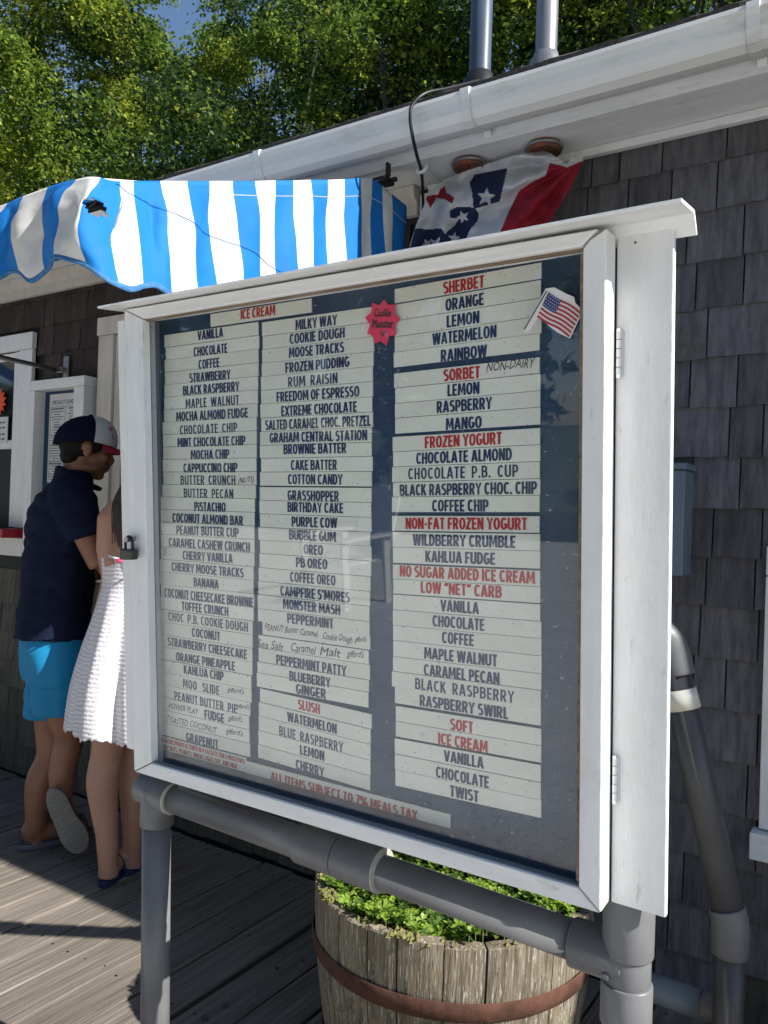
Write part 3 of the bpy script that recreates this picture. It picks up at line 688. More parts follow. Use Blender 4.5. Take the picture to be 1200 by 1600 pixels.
# frame
fc = (hole[0]-.02, 1.06, 1.99)
obj('frame_bar', tube([(-5.2, 1.085, 1.985), (-1.47, 1.085, 1.985)], .011, 10), BLACK, aw, smooth=True)
obj('frame_arm', tube([(-1.47, 1.075, 1.985), (-1.46, 2.0, 1.93), (-1.46, 2.33, 1.90)], .011, 10), BLACK, aw, smooth=True)
a0 = atY(-40, 549, 1.75); a1 = atY(88, 578, WY-.03)
arm = obj('support_arm', tube([a0+(a0-a1)*.8, a1], .011, 10), STEEL, aw, smooth=True)
bk = atY(105, 573, WY-.02)
bev(obj('wall_bracket', joinvf(box(bk[0]-.02, bk[0]+.02, WY-.028, WY-.019, bk[2]-.055, bk[2]+.05), box(bk[0]-.05, bk[0], WY-.045, WY-.029, bk[2]-.03, bk[2]-.005)), STEEL, aw), .002)
bk = atZ(572, 272, 2.44)
obj('roller_bracket', joinvf(box(-1.47, -1.42, 2.10, 2.15, 2.405, 2.422), tube([(-1.49, 2.13, 2.415), (-1.40, 2.13, 2.415)], .008, 10), box(-1.422, -1.415, 2.10, 2.12, 2.422, 2.462)), BLACK, aw)

# ================================================================== BUNTING
Z5 = lambda x, y: (620+x/3.871, 200+y/3.871)
def poly(*p): return [Z5(*q) for q in p]
def inside(P, x, y):
    c = False; j = len(P)-1
    for i in range(len(P)):
        if ((P[i][1] > y) != (P[j][1] > y)) and (x < (P[j][0]-P[i][0])*(y-P[i][1])/(P[j][1]-P[i][1])+P[i][0]): c = not c
        j = i
    return c
def star(cx, cy, r_, rot=0, n=5, inner=.42):
    return [(cx+(r_ if i % 2 == 0 else r_*inner)*math.sin(math.pi*i/n+rot), cy-(r_ if i % 2 == 0 else r_*inner)*math.cos(math.pi*i/n+rot)) for i in range(2*n)]
out_ = poly((195, 378), (280, 320), (350, 285), (520, 225), (700, 170), (875, 133), (925, 150), (985, 190), (1030, 222), (1050, 185), (1085, 162), (1118, 158), (1130, 195), (1060, 345), (930, 560), (850, 720), (700, 860), (400, 930), (120, 900), (60, 800), (80, 700), (110, 605), (165, 465))
regs = [(1, poly((925, 210), (1030, 238), (1118, 200), (1135, 200), (1060, 360), (930, 580), (850, 740), (700, 870), (560, 800), (620, 640), (680, 500), (740, 380), (830, 320), (900, 290))),
        (2, poly((470, 282), (670, 242), (622, 445), (500, 480), (465, 490), (455, 390), (440, 330))),
        (2, poly((365, 478), (470, 480), (497, 520), (490, 560), (440, 620), (400, 720), (330, 900), (200, 900), (290, 700), (300, 630), (350, 590), (380, 545), (320, 542), (320, 500))),
        (2, poly((110, 608), (200, 612), (270, 608), (300, 650), (290, 900), (50, 900), (75, 750))),
        (1, poly((262, 372), (290, 348), (300, 390), (348, 420), (335, 458), (290, 432), (240, 420), (205, 485), (180, 440), (170, 410), (250, 403))),
        (0, [Z5(*q) for q in star(540, 418, 62, .1)]), (0, [Z5(*q) for q in star(400, 538, 42, .9)]), (0, [Z5(*q) for q in star(235, 705, 52, .5)]), (0, [Z5(*q) for q in star(348, 668, 40, .1)]), (0, [Z5(*q) for q in star(185, 700, 34, .7)])]
bu = thing('bunting', 'red, white and navy starred fan bunting sagging under the soffit', 'bunting', (-1.1, 2.22, 2.3))
x0_, x1_, y0_, y1_ = 630, 915, 232, 442; nx, ny = 230, 168
vid = {}; v = []; f = []; mi_ = []
def gv(i, j):
    if (i, j) in vid: return vid[i, j]
    px = x0_+(x1_-x0_)*i/nx; py = y0_+(y1_-y0_)*j/ny
    q = math.atan2(py-250, px-905); rr = math.hypot(py-250, px-905)
    wv = .026*math.sin(q*15+.5)*min(1, rr/90)+.034*noise.noise(Vector((px*.022, py*.022, 0)))+.016*noise.noise(Vector((px*.06+py*.03, py*.06, 4)))
    if px < 740: wv += .022*math.sin((px-640)*.16+(py-300)*.05)*(740-px)/100
    v.append(tuple(atY(px, py, 2.225+wv))); vid[i, j] = len(v)-1; return vid[i, j]
for i in range(nx):
    for j in range(ny):
        px = x0_+(x1_-x0_)*(i+.5)/nx; py = y0_+(y1_-y0_)*(j+.5)/ny
        if not inside(out_, px, py): continue
        c_ = 0
        for cc, P in regs:
            if inside(P, px, py): c_ = cc
        f.append((gv(i, j), gv(i+1, j), gv(i+1, j+1), gv(i, j+1))); mi_.append(c_)
obj('cloth', (v, f), [BU_W, BU_R, BU_B], bu, smooth=True, mi=mi_)
for px, py in ((907, 244), (668, 292)): obj('tie', tube([atY(px, py, 2.22), atZ(px+2, py-6, SZ)], .0025, 6), WHITE, bu)

# ================================================================== BARREL
BX, BY = -.938, 1.79
barrel = thing('barrel_planter', 'weathered half barrel planter with a rusty iron hoop under the menu sign', 'planter', (BX, BY, 0))
def br(z): return .345-.055*((.46-z)/.46)**1.7+.004*math.sin(z*7)
ang = 0; ns = 0; sts = []
while ang < 2*math.pi-.12:
    wa = random.choice([.16, .19, .22, .26, .30]); wa = min(wa, 2*math.pi-ang); sts.append((ang, wa)); ang += wa
if 2*math.pi-ang > .001: sts.append((ang, 2*math.pi-ang))
for (a0, wa) in sts:
    g = random.choice([.0015, .002, .003, .006]); v = []; f = []; zt = .447+random.uniform(-.006, .004); off = random.uniform(-.0025, .0025)
    zs = [.0, .06, .15, .24, .30, .36, .41, zt-.004, zt]; na = 4
    for ring in (0, 1):
        for zi, z_ in enumerate(zs):
            for k in range(na+1):
                a = a0+g+(wa-2*g)*k/na
                r_ = br(z_)+off-(.0015 if k in (0, na) else 0)-(.003 if zi == len(zs)-1 else 0)
                if ring: r_ -= .024
                zz = z_+(random.uniform(-.004, .003) if zi == len(zs)-1 else 0)
                v.append((BX+r_*math.cos(a), BY+r_*math.sin(a), zz))
    n1_ = na+1; m_ = len(zs)*n1_
    for zi in range(len(zs)-1):
        for k in range(na):
            f.append((zi*n1_+k, zi*n1_+k+1, (zi+1)*n1_+k+1, (zi+1)*n1_+k)); f.append((m_+zi*n1_+k, m_+(zi+1)*n1_+k, m_+(zi+1)*n1_+k+1, m_+zi*n1_+k+1))
        for k, s_ in ((0, 1), (na, -1)):
            q = (zi*n1_+k, (zi+1)*n1_+k, m_+(zi+1)*n1_+k, m_+zi*n1_+k); f.append(q if s_ > 0 else q[::-1])
    tz = (len(zs)-1)*n1_
    for k in range(na): f.append((tz+k, tz+k+1, m_+tz+k+1, m_+tz+k))
    obj('stave', (v, f), BARREL, barrel)
for z0, z1 in ((.288, .330), (.055, .095)):
    pr = [(br(z0)+.0035, z0), (br(z0)+.0062, z0+.002), (br((z0+z1)/2)+.0065, (z0+z1)/2), (br(z1)+.0062, z1-.002), (br(z1)+.0035, z1)]
    obj('hoop', lathe((BX, BY, 0), pr, 72), RUST, barrel, smooth=True)
def disc(c, r_, mat, nm, par, amp=.012, n=40):
    v = [(c[0], c[1], c[2])]; f = []; rings = 8
    for i in range(1, rings+1):
        for k in range(n):
            a = 2*math.pi*k/n; rr = r_*i/rings; x = c[0]+rr*math.cos(a); y = c[1]+rr*math.sin(a)
            v.append((x, y, c[2]+amp*noise.noise(Vector((x*14, y*14, 0)))))
    for k in range(n): f.append((0, 1+k, 1+(k+1) % n))
    for i in range(rings-1):
        for k in range(n): f.append((1+i*n+k, 1+(i+1)*n+k, 1+(i+1)*n+(k+1) % n, 1+i*n+(k+1) % n))
    return obj(nm, (v, f), mat, par, smooth=True)
disc((BX, BY, .405), .318, SOIL, 'soil', barrel)
# moss on the rim
mv = []
for k in range(900):
    a = random.uniform(-2.3, -.9) if k < 600 else random.uniform(0, 6.28); 
    if noise.noise(Vector((a*4, 1, 1))) < .05: continue
    r_ = br(.44)-random.uniform(-.002, .03); c = np.array([BX+r_*math.cos(a), BY+r_*math.sin(a), .447+random.uniform(-.006, .004)]); s_ = random.uniform(.003, .008)
    mv.append(([tuple(c+np.array(d)*s_) for d in ((1, 0, 0), (0, 1, 0), (-1, 0, 0), (0, -1, 0), (0, 0, .9))], [(0, 1, 4), (1, 2, 4), (2, 3, 4), (3, 0, 4)]))
tag(obj('moss', joinvf(*mv), MOSS, barrel), kind='stuff')
# clover-like plants
pv = []; pf = []; pm = []
for k in range(3300):
    a = random.uniform(0, 6.283); r_ = .322*math.sqrt(random.random())
    x = BX+r_*math.cos(a); y = BY+r_*math.sin(a)
    hh = .014+.045*(noise.noise(Vector((x*8, y*8, 3)))+.4)+random.uniform(0, .022)
    if r_ > .29: hh += .01
    c = np.array([x, y, .405+max(.012, hh)])
    tilt = np.random.normal(0, .45, 2); sz = random.uniform(.007, .016); m0 = random.random() < .32
    up = np.array([tilt[0], tilt[1], 1.]); up /= np.linalg.norm(up); e1 = np.cross(up, [0, 1, .1]); e1 /= np.linalg.norm(e1); e2 = np.cross(up, e1)
    a0 = random.random()*6
    for lf_ in range(3):
        th = a0+lf_*2.094; d1 = e1*math.cos(th)+e2*math.sin(th); d2 = np.cross(up, d1); n0 = len(pv)
        for (q, s_, u_) in ((0.05, 0, 0), (.55, .55, .12), (1.05, .42, .05), (.95, 0, -.02), (1.05, -.42, .05), (.55, -.55, .12)):
            pv.append(tuple(c+d1*q*sz+d2*s_*sz+up*u_*sz))
        pf += [(n0, n0+1, n0+2, n0+3), (n0, n0+3, n0+4, n0+5)]; pm += [int(m0)]*2
    if k % 9 == 0:
        n0 = len(pv); b_ = np.array([x, y, .40])
        pv += [tuple(b_), tuple(b_+[.0012, .0012, 0]), tuple(c+[.001, .001, 0]), tuple(c)]; pf.append((n0, n0+1, n0+2, n0+3)); pm.append(0)
tag(obj('clover_plants', (pv, pf), [SPROUT, SPROUT2], mi=pm, loc=(BX, BY, .405)), 'bright green clover-like seedlings filling the half barrel', 'plants', kind='stuff')

# ================================================================== MENU SIGN
SA = math.atan(.07)
UB = np.array([0, -math.sin(SA), math.cos(SA)]); DB = np.array([0, math.cos(SA), math.sin(SA)]); OB = np.array([0, 1.137, .776])
def B3(x, h, d): return OB+np.array([x, 0, 0])+UB*h+DB*d
def PB(px, py, d=0.0):
    r_ = ray(px, py); t_ = ((OB+DB*d-EYE)@DB)/(r_@DB); P = EYE+r_*t_
    return P[0], (P-OB)@UB
sign = thing('menu_sign', 'large white glazed ice cream menu board on a grey pipe stand', 'menu sign', (-.87, 1.15, 0))
def bbox(x0, x1, h0, h1, d0, d1):
    v = [B3(x, h, d) for x in (x0, x1) for h in (h0, h1) for d in (d0, d1)]
    return v, [(0, 1, 3, 2), (4, 6, 7, 5), (0, 4, 5, 1), (2, 3, 7, 6), (0, 2, 6, 4), (1, 5, 7, 3)]
X0, X1, HT = -1.362, -.357, .968
GX0, GX1, GH0, GH1 = -1.308, -.390, .029, .944
def quadprism(pts, d0, d1):
    v = [B3(x, h, d0) for x, h in pts]+[B3(x, h, d1) for x, h in pts]; n = len(pts)
    return v, [tuple(range(n))[::-1], tuple(range(n, 2*n))]+[(i, (i+1) % n, n+(i+1) % n, n+i) for i in range(n)]
e = .0012
def door(nm, pts, mat, th=.021): bev(obj(nm, quadprism(pts, 0, th), mat, sign), .0025, 3)
door('door_stile', [(X0, 0+e), (GX0, GH0+e), (GX0, GH1-e), (X0, HT-e)], WHITE)
door('door_stile', [(GX1, GH0+e), (X1, e), (X1, HT-e-.004), (GX1+.010, GH1+.007), (GX1, GH1-.004)], WHITE, .042)
door('door_rail', [(X0+e, 0), (X1-e, 0), (GX1-e, GH0), (GX0+e, GH0)], WHITE_H)
door('door_rail', [(GX0+e, GH1), (GX1-e-.002, GH1), (X1-.012, HT-.004), (X0+e, HT)], WHITE_H)
# glass stop beads
bev(obj('glass_bead', bbox(GX0, GX1, GH0-.002, GH0+.0012, .005, .018), PVC_B, sign), .001)
bev(obj('glass_bead', bbox(GX0, GX1, GH1-.004, GH1+.002, .010, .018), BARE, sign), .001)
bev(obj('glass_bead', bbox(GX1-.006, GX1-.001, GH0+.006, GH1-.010, .006, .018), BARE, sign), .001)
obj('glass_pane', bbox(GX0-.006, GX1-.0008, GH0-.004, GH1+.004, .0215, .0240), GLASS, sign)
# case
PD = .056
obj('display_panel', bbox(GX0-.045, GX1+.05, -.002, HT-.004, PD, PD+.012), NAVY, sign)
jx = GX0
obj('side_jamb', bbox(GX0-.060, GX0-.044, .01, HT-.012, .0225, PD-.0005), JAMB, sign)
obj('inner_batten', bbox(GX0-.0435, GX0-.026, .012, HT-.014, PD-.012, PD-.0005), WHITE, sign)
obj('side_jamb', bbox(GX1+.006, GX1+.03, .01, HT-.012, .0430, PD-.0005), BARE, sign)
obj('floor_board', bbox(GX0-.043, GX1-.002, .004, .0095, .0245, PD-.0005), WHITE_H, sign)
obj('top_board', bbox(GX0-.043, GX1-.002, HT-.0115, HT-.005, .0245, PD-.0005), BARE, sign)
bev(obj('casing_board', bbox(X0-.026, X0-.001, .045, HT-.02, .003, .0555), WHITE, sign), .002)
cr0 = PB(1047, 900, .044)[0]
cT = PB(1000, 362, .044)[1]; cB = PB(1000, 1423, .044)[1]
bev(obj('casing_board', bbox(X1+.0006, cr0, cB, cT, .0435, .0555), WHITE, sign), .0025, 3)
bev(obj('back_case', joinvf(bbox(X0-.001, X1-.002, -.003, HT-.004, PD+.0125, .098)), WHITE, sign), .002)
# drip cap
cpf = [(-.036, .9695), (-.035, .9730), (.038, .9775), (.050, .960), (.056, .9495), (.0515, .9475), (.0455, .957), (.034, .9722), (-.034, .9684)]
cA = (-1.400, 0); capx1 = -.2505; ncap = len(cpf); hl = .97
vv = []
NX = 40
for i in range(NX+1):
    x = cA[0]+(capx1-cA[0])*i/NX
    wob = .0015*noise.noise(Vector((x*5, 0, 0)))
    for (d, h) in cpf: vv.append(B3(x, h+wob, d))
ff = [(i*ncap+j, i*ncap+(j+1) % ncap, (i+1)*ncap+(j+1) % ncap, (i+1)*ncap+j) for i in range(NX) for j in range(ncap)]+[tuple(range(ncap))[::-1], tuple(range(NX*ncap, (NX+1)*ncap))]
obj('drip_cap', (vv, ff), WHITE_H, sign)
bev(obj('case_lid', bbox(X0-.02, cr0, HT+.004, HT+.012, .058, .12), WHITE_H, sign), .002)
CAPH = hl
# hinges
for px, py0, py1 in ((962, 517, 589), (953, 1180, 1250)):
    x_, ha = PB(px-1, py0, .040); _, hb = PB(px-1, py1, .040)
    hg = obj('hinge', bbox(X1+.004, X1+.012, hb, ha, .0415, .0434), WHITE, sign)
    for k in range(5):
        h0 = hb+(ha-hb)*k/5+.0006; h1 = hb+(ha-hb)*(k+1)/5-.0006
        obj('knuckle', tube([B3(X1+.0065, h0,   .0390), B3(X1+.0065, h1, .0390)], .0036, 12), WHITE, hg)
    for k in (0, 1): obj('pin_head', tube([B3(X1+.0065, (hb, ha)[k]-.002, .0370), B3(X1+.0065, (hb, ha)[k]+.002, .0370)], .003, 8), WHITE, hg)
# screws in casing
for px, py in ((993, 379),):
    x_, h_ = PB(px, py, .0435); obj('screw', tube([B3(x_, h_, .0425), B3(x_, h_, 0.0437)], .0018, 10), JAMB, sign)
# --- strips
SD = PD-.0022
def fnb(xc, hc, d):
    def g(a, b): return B3(xc+a, hc+b, d)
    return g
FONTOFF = .026
def strip(xl0, xr0, yl0, yl1, txt=None, tx=None, ty=None, col='n', wpx=None, hand=None, hpx=None, extra=None, tl=0):
    xl, hl1 = PB(xl0, yl0, SD); _, hl0 = PB(xl0, yl1, SD)
    xr = PB(xr0, (yl0+yl1)/2, SD)[0]
    hl1 += 0; hl0 += .0009
    th = random.uniform(0, .0006)
    v_ = [B3(x, h+(x-xl)*tl, d) for x in (xl, xr) for h in (hl0, hl1) for d in (SD-th, SD+.0018)]
    s_ = obj('menu_strip', (v_, [(0, 1, 3, 2), (4, 6, 7, 5), (0, 4, 5, 1), (2, 3, 7, 6), (0, 2, 6, 4), (1, 5, 7, 3)]), STRIP, sign)
    tilt = random.uniform(-.0006, .0006)+tl/8
    if hand: s_['label'] = 'handwritten strip'
    elif col == 'r': s_['label'] = 'strip with red lettering'
    dd = SD-th-.0005
    def put(t_, px, py, w_, h_, mat, off, jit=0, sp=1.0, bold=0):
        xc, hc = PB(px, py, SD)
        if w_:
            w_ = PB(px+w_/2, py, SD)[0]-PB(px-w_/2, py, SD)[0]
        if mat is PEN: vf_ = text_on(t_, fnb(xc, hc, dd), w_, h_, off, jitter=jit, slope=tilt*8)
        else: vf_ = block_text(t_, fnb(xc, hc, dd), w_, h_, .80 if '  ' in t_ else 1.0, slope=tilt*8, nv_=DB)
        obj('lettering', vf_, mat, s_)
    if txt: put(txt, tx, ty, wpx, (.0186 if not hpx else hpx*.96), INKR if col == 'r' else INK, .008, sp=1.06, bold=.030 if not ('  ' in txt) else .014)
    for (t_, px, py, w_, h_) in (extra or []): put(t_, px, py, w_, h_, PEN, .0, .0010)
    return s_
# column 1 ---------------------------------------------------------
C1 = [("VANILLA", 329, 522, 40), ("CHOCOLATE", 329, 547, 53), ("COFFEE", 327, 568, 33), ("STRAWBERRY", 328, 588, 64), ("BLACK RASPBERRY", 329, 607, 88), ("MAPLE  WALNUT", 331, 628, 84), ("MOCHA ALMOND FUDGE", 330, 648, 112),
      ("CHOCOLATE  CHIP", 325, 670, 90), ("MINT CHOCOLATE CHIP", 329, 690, 106), ("MOCHA CHIP", 328, 710, 60), ("CAPPUCCINO CHIP", 328, 731, 84), ("BUTTER  CRUNCH", 324, 750, 86), ("BUTTER  PECAN", 325, 771, 78), ("PiSTACHIO", 328, 792, 49),
      ("COCONUT ALMOND BAR", 323, 811, 110), ("PEANUT BUTTER CUP", 323, 830, 97), ("CARAMEL CASHEW CRUNCH", 325, 851, 126), ("CHERRY VANILLA", 324, 870, 78), ("CHERRY MOOSE TRACKS", 323, 890, 112), ("BANANA", 322, 911, 39),
      ("COCONUT CHEESECAKE BROWNIE", 324, 933, 138), ("TOFFEE CRUNCH", 320, 951, 73), ("CHOC  P.B. COOKIE DOUGH", 323, 971, 124), ("COCONUT", 322, 991, 44), ("STRAWBERRY CHEESECAKE", 322, 1012, 123), ("ORANGE PINEAPPLE", 320, 1033, 92),
      ("KAHLUA CHIP", 318, 1051, 62), ("MOO   SLIDE", 314, 1073, 57), ("PEANUT BUTTER  PIE", 320, 1097, 98), ("FUDGE", 335, 1119, 31), (None, 0, 0, 0), ("GRAPENUT", 316, 1157, 50)]
yt = 524.0; pit = (1146-524)/32.0
for i, (tx, cx, cy, wp) in enumerate(C1):
    q = i/31; jx = random.uniform(-1.6, 1.6)
    xl = 258-12.5*q+jx; xr = 404.5-14*q+jx*.6
    ex = None; hand = None
    if i == 11: ex = [("(NUTS)", 385, 750, 24, .011)]
    if i == 27: ex = [("gifford's", 369, 1079, 25, .010)]; hand = 1
    if i == 28: ex = [("gifford's", 380, 1104, 20, .010)]; hand = 1; xr -= 2
    if i == 29: ex = [("POWER PLAY", 287, 1107, 45, .0125), ("gifford's", 368, 1123, 21, .011)]; hand = 1; xr -= 3
    if i == 30: ex = [("TOASTED COCONUT", 299, 1131, 78, .0135), ("gifford's", 367, 1144, 25, .011)]; hand = 1; xr -= 2
    strip(xl, xr, yt+pit*i, yt+pit*(i+1), tx, cx, cy, 'n', wp, hand, extra=ex)
strip(329, 487, 491, 511.5, "ICE CREAM", 403, 488, 'r', 54)
# column 2 ---------------------------------------------------------
b2 = [504, 526, 546.5, 568, 589, 610.5, 632, 653.5, 675, 696.5, 716.5, 738, 759.5, 782, 803, 824, 844, 865, 887, 908, 929, 951, 971, 992, 1012, 1034, 1051, 1073, 1097, 1118.5, 1141, 1163, 1184]
C2 = [("MILKY WAY", 494, 504, 65), ("COOKIE DOUGH", 495, 525, 86), ("MOOSE TRACKS", 494, 547, 86), ("FROZEN PUDDING", 495, 570, 100), ("RUM  RAISIN", 488, 594, 78), ("FREEDOM OF ESPRESSO", 495, 616, 129), ("EXTREME CHOCOLATE", 497, 639, 118),
      ("SALTED CARAMEL CHOC. PRETZEL", 493.5, 661, 164), ("GRAHAM CENTRAL STATION", 494.5, 682, 152), ("BROWNIE BATTER", 491, 701, 98), ("CAKE BATTER", 490, 726.5, 72), ("COTTON CANDY", 492, 749, 85), ("GRASSHOPPER", 489, 774.5, 80), ("BIRTHDAY CAKE", 492, 793, 87),
      ("PURPLE COW", 491, 816, 71), ("BUBBLE GUM", 488, 837, 73), ("OREO", 489.5, 859, 30), ("PB OREO", 487, 880, 49), ("COFFEE OREO", 488.5, 904, 71), ("CAMPFIRE S'MORES", 491, 928, 108), ("MONSTER MASH", 486, 948, 89), ("PEPPERMINT", 484.5, 970, 72),
      (None, 0, 0, 0), (None, 0, 0, 0), ("PEPPERMINT PATTY", 485, 1039, 109), ("BLUEBERRY", 484, 1061, 64), ("GINGER", 486, 1080, 47), ("SLUSH", 483, 1104, 34), ("WATERMELON", 487, 1129, 77), ("BLUE  RASPBERRY", 485, 1154, 100), ("LEMON", 488, 1176, 38), ("CHERRY", 484.5, 1200, 44)]
for i, (tx, cx, cy, wp) in enumerate(C2):
    y0, y1 = b2[i], b2[i+1]; q = (y0-504)/680; jx = random.uniform(-1.5, 1.5)
    xl = 409.5-9*q+jx; xr = 584-10*q+jx*.8
    if i >= 27: xl += 3.5; xr += 4
    if i == 12: y0 += 1.5
    if i == 27: y0 += 2.5
    ex = None; hand = None
    if i == 22: xl += 6; hand = 1; ex = [("PEANUT Butter Caramel", 455, 984, 82, .0125), ("Cookie Dough", 528, 996, 46, .0125), ("gifford's", 564, 999, 17, .010)]
    if i == 23: xr -= 2; hand = 1; ex = [("Sea Salt", 423, 1008, 40, .0165), ("Caramel", 474, 1013, 38, .0165), ("Malt", 517, 1019, 31, .0165), ("gifford's", 556, 1022, 25, .0125)]
    strip(xl, xr, y0, y1, tx, cx, cy, 'r' if tx == 'SLUSH' else 'n', wp, hand, extra=ex, tl=-.030 if i >= 27 else 0)
# column 3 ---------------------------------------------------------
b3 = [(452, 475), (476.6, 502), (502, 527), (527, 551), (551, 575), (584, 607), (607, 631), (631, 654), (654, 678.5), (683, 706.5), (706.5, 730), (730, 754), (754, 777), (777, 801), (806, 830), (831, 855), (855, 880), (882, 905), (905, 928),
      (929, 953), (953, 977), (977, 1001), (1001, 1026), (1026, 1049), (1049, 1073), (1073, 1099), (1103, 1127), (1127, 1151), (1153.5, 1178), (1178.5, 1203), (1203, 1228)]
C3 = [("SHERBET", 724.5, 445, 64, 'r'), ("ORANGE", 726, 472, 60), ("LEMON", 723.5, 499, 51), ("WATERMELON", 725, 524, 100), ("RAINBOW", 724.5, 552, 72), ("SORBET", 721.5, 584, 57, 'r'), ("LEMON", 724, 608, 50), ("RASPBERRY", 725, 633, 86), ("MANGO", 724.5, 661, 56),
      ("FROZEN YOGURT", 722.5, 688, 120, 'r'), ("CHOCOLATE ALMOND", 722.5, 713, 149), ("CHOCOLATE  P.B.  CUP", 720, 738, 172), ("BLACK RASPBERRY CHOC. CHIP", 726.5, 764, 213), ("COFFEE CHIP", 718.5, 790, 88), ("NON-FAT FROZEN YOGURT", 724.5, 818, 189, 'r'),
      ("WILDBERRY CRUMBLE", 722.5, 845, 160), ("KAHLUA FUDGE", 718, 871, 109), ("NO SUGAR ADDED ICE CREAM", 725, 897, 210, 'r'), ("LOW \u201cNET\u201d CARB", 719, 921, 126, 'r'), ("VANILLA", 718, 948, 60), ("CHOCOLATE", 716, 973, 81), ("COFFEE", 715.5, 998, 50),
      ("MAPLE WALNUT", 718.5, 1026, 114), ("CARAMEL PECAN", 720, 1053, 118), ("BLACK  RASPBERRY", 723, 1078, 155), ("RASPBERRY SWIRL", 723, 1104, 138), ("SOFT", 721.5, 1134, 36, 'r'), ("ICE CREAM", 723, 1160, 77, 'r'), ("VANILLA", 724.5, 1186, 62), ("CHOCOLATE", 722, 1214, 83), ("TWIST", 725.5, 1240, 45)]
for i, tp in enumerate(C3):
    tx, cx, cy, wp = tp[:4]; c_ = tp[4] if len(tp) > 4 else 'n'; jx = random.uniform(-1.2, 1.2); q = i/30
    dl = (0 if i < 9 else -3 if i < 25 else 1.5)
    ex = [("NON-DAIRY", 798, 570, 74, .0140)] if i == 5 else None
    strip(616.5+dl+jx, 845.5+(-2 if 3 < i < 20 else 0)+jx*.5, b3[i][0], b3[i][1], tx, cx, cy, c_, wp, None, hpx=.0200, extra=ex, tl=.024)
# notices at the bottom
s_ = strip(238, 384, 1146, 1167, None); s_['label'] = 'small-print allergy strip in red'
xa, ha = PB(311, 1172, SD)
obj('lettering', block_text("ALL FLAVORS MANUFACTURED IN A FACILITY THAT PROCESSES", fnb(PB(311, 1170.5, SD)[0], PB(311, 1170.5, SD)[1], SD-.0012), PB(380, 1167, SD)[0]-PB(243, 1167, SD)[0], .0098, 1.0, nv_=DB), INKR, s_)
obj('lettering', block_text("TREE NUTS, PEANUTS, WHEAT, EGGS, SOY, AND MILK", fnb(PB(311, 1181, SD)[0], PB(311, 1181, SD)[1], SD-.0012), PB(369, 1180, SD)[0]-PB(253, 1180, SD)[0], .0098, 1.0, nv_=DB), INKR, s_)
s_ = strip(384.6, 703.5, 1189, 1208, "ALL ITEMS SUBJECT TO 7% MEALS TAX", 530.5, 1241.5, 'r', 227, hpx=.0185); s_['label'] = 'long tax notice strip in red'
# star tag
xc, hc = PB(583, 500, .02)
ss = PB(611, 500, .02)[0]-xc; sc = star(0, 0, 1, .12, 9, .76)
jr = [1+random.uniform(-.07, .07) for _ in sc]
v = [B3(xc+a*ss*jr[i]*.98, hc-b*ss*jr[i]*1.12, .047) for i, (a, b) in enumerate(sc)]+[B3(xc+a*ss*jr[i]*.98, hc-b*ss*jr[i]*1.12, .0485) for i, (a, b) in enumerate(sc)]
n = len(sc)
sg = obj('paper_star', (v, [tuple(range(n))[::-1], tuple(range(n, 2*n))]+[(i, (i+1) % n, n+(i+1) % n, n+i) for i in range(n)]), REDTAG, sign); sg['label'] = 'hot pink paper star with handwriting'
for t_, dy, w_, hh in (("Cookie", .016, .034, .0135), ("Monster", -.002, .042, .0145), ("'ll'", -.020, .012, .008)):
    obj('handwriting', text_on(t_, fnb(xc+.002, hc+dy, .0462), w_, hh, 0.0, jitter=.0006, slope=-.12, bold=.02, nv_=DB), PEN, sg)
# little paper flag
fd = .0182; fl = obj('flag_sticker', quadprism([PB(*q, fd) for q in ((817, 517), (853, 451), (866, 449), (885, 459), (897, 464), (899, 473), (911, 486), (891, 529), (872, 520), (861, 512), (842, 495), (826, 519))], fd-.0006, fd), FL_W, sign); fl['label'] = 'small stars and stripes sticker'
A_, B_, C_, D_ = (857, 456), (908, 487), (889, 526), (839, 495)
def fq(u, v_, dd=.0012):
    w_ = .9*math.sin(u*7)*1.6
    x = (1-u)*((1-v_)*A_[0]+v_*D_[0])+u*((1-v_)*B_[0]+v_*C_[0]); y = (1-u)*((1-v_)*A_[1]+v_*D_[1])+u*((1-v_)*B_[1]+v_*C_[1])+w_
    xx, hh = PB(x, y, fd-dd); return B3(xx, hh, fd-dd)
for k in range(0, 13, 2):
    v = []; f = []; u0 = .40 if k < 7 else .0
    for i in range(13):
        u = u0+(1-u0)*i/12; v += [fq(u, k/13), fq(u, (k+1)/13)]
    obj('stripe', (v, [(2*i, 2*i+2, 2*i+3, 2*i+1) for i in range(12)]), FL_R, fl)
v = [fq(.40*i/8, q, .0013) for i in range(9) for q in (0, 7/13)]
obj('canton', (v, [(2*i, 2*i+2, 2*i+3, 2*i+1) for i in range(8)]), FL_B, fl)
dots = []
for a in range(6):
    for b in range(5):
        p = np.array(fq(.035+.062*a+.02*(b % 2), .05+.105*b, .0016)); dots.append(([tuple(p+UB*.0009), tuple(p+[.0009, 0, 0]), tuple(p-UB*.0009), tuple(p-[.0009, 0, 0])], [(0, 1, 2, 3)]))
tag(obj('stars', joinvf(*dots), FL_W, fl), kind='stuff')
pp = [PB(*q, fd-.0013) for q in ((819, 515), (854, 455))]
obj('flag_pole', tube([B3(*pp[0], fd-.0014), B3(*pp[1], fd-.0014)], .0008, 6), PEN, fl)
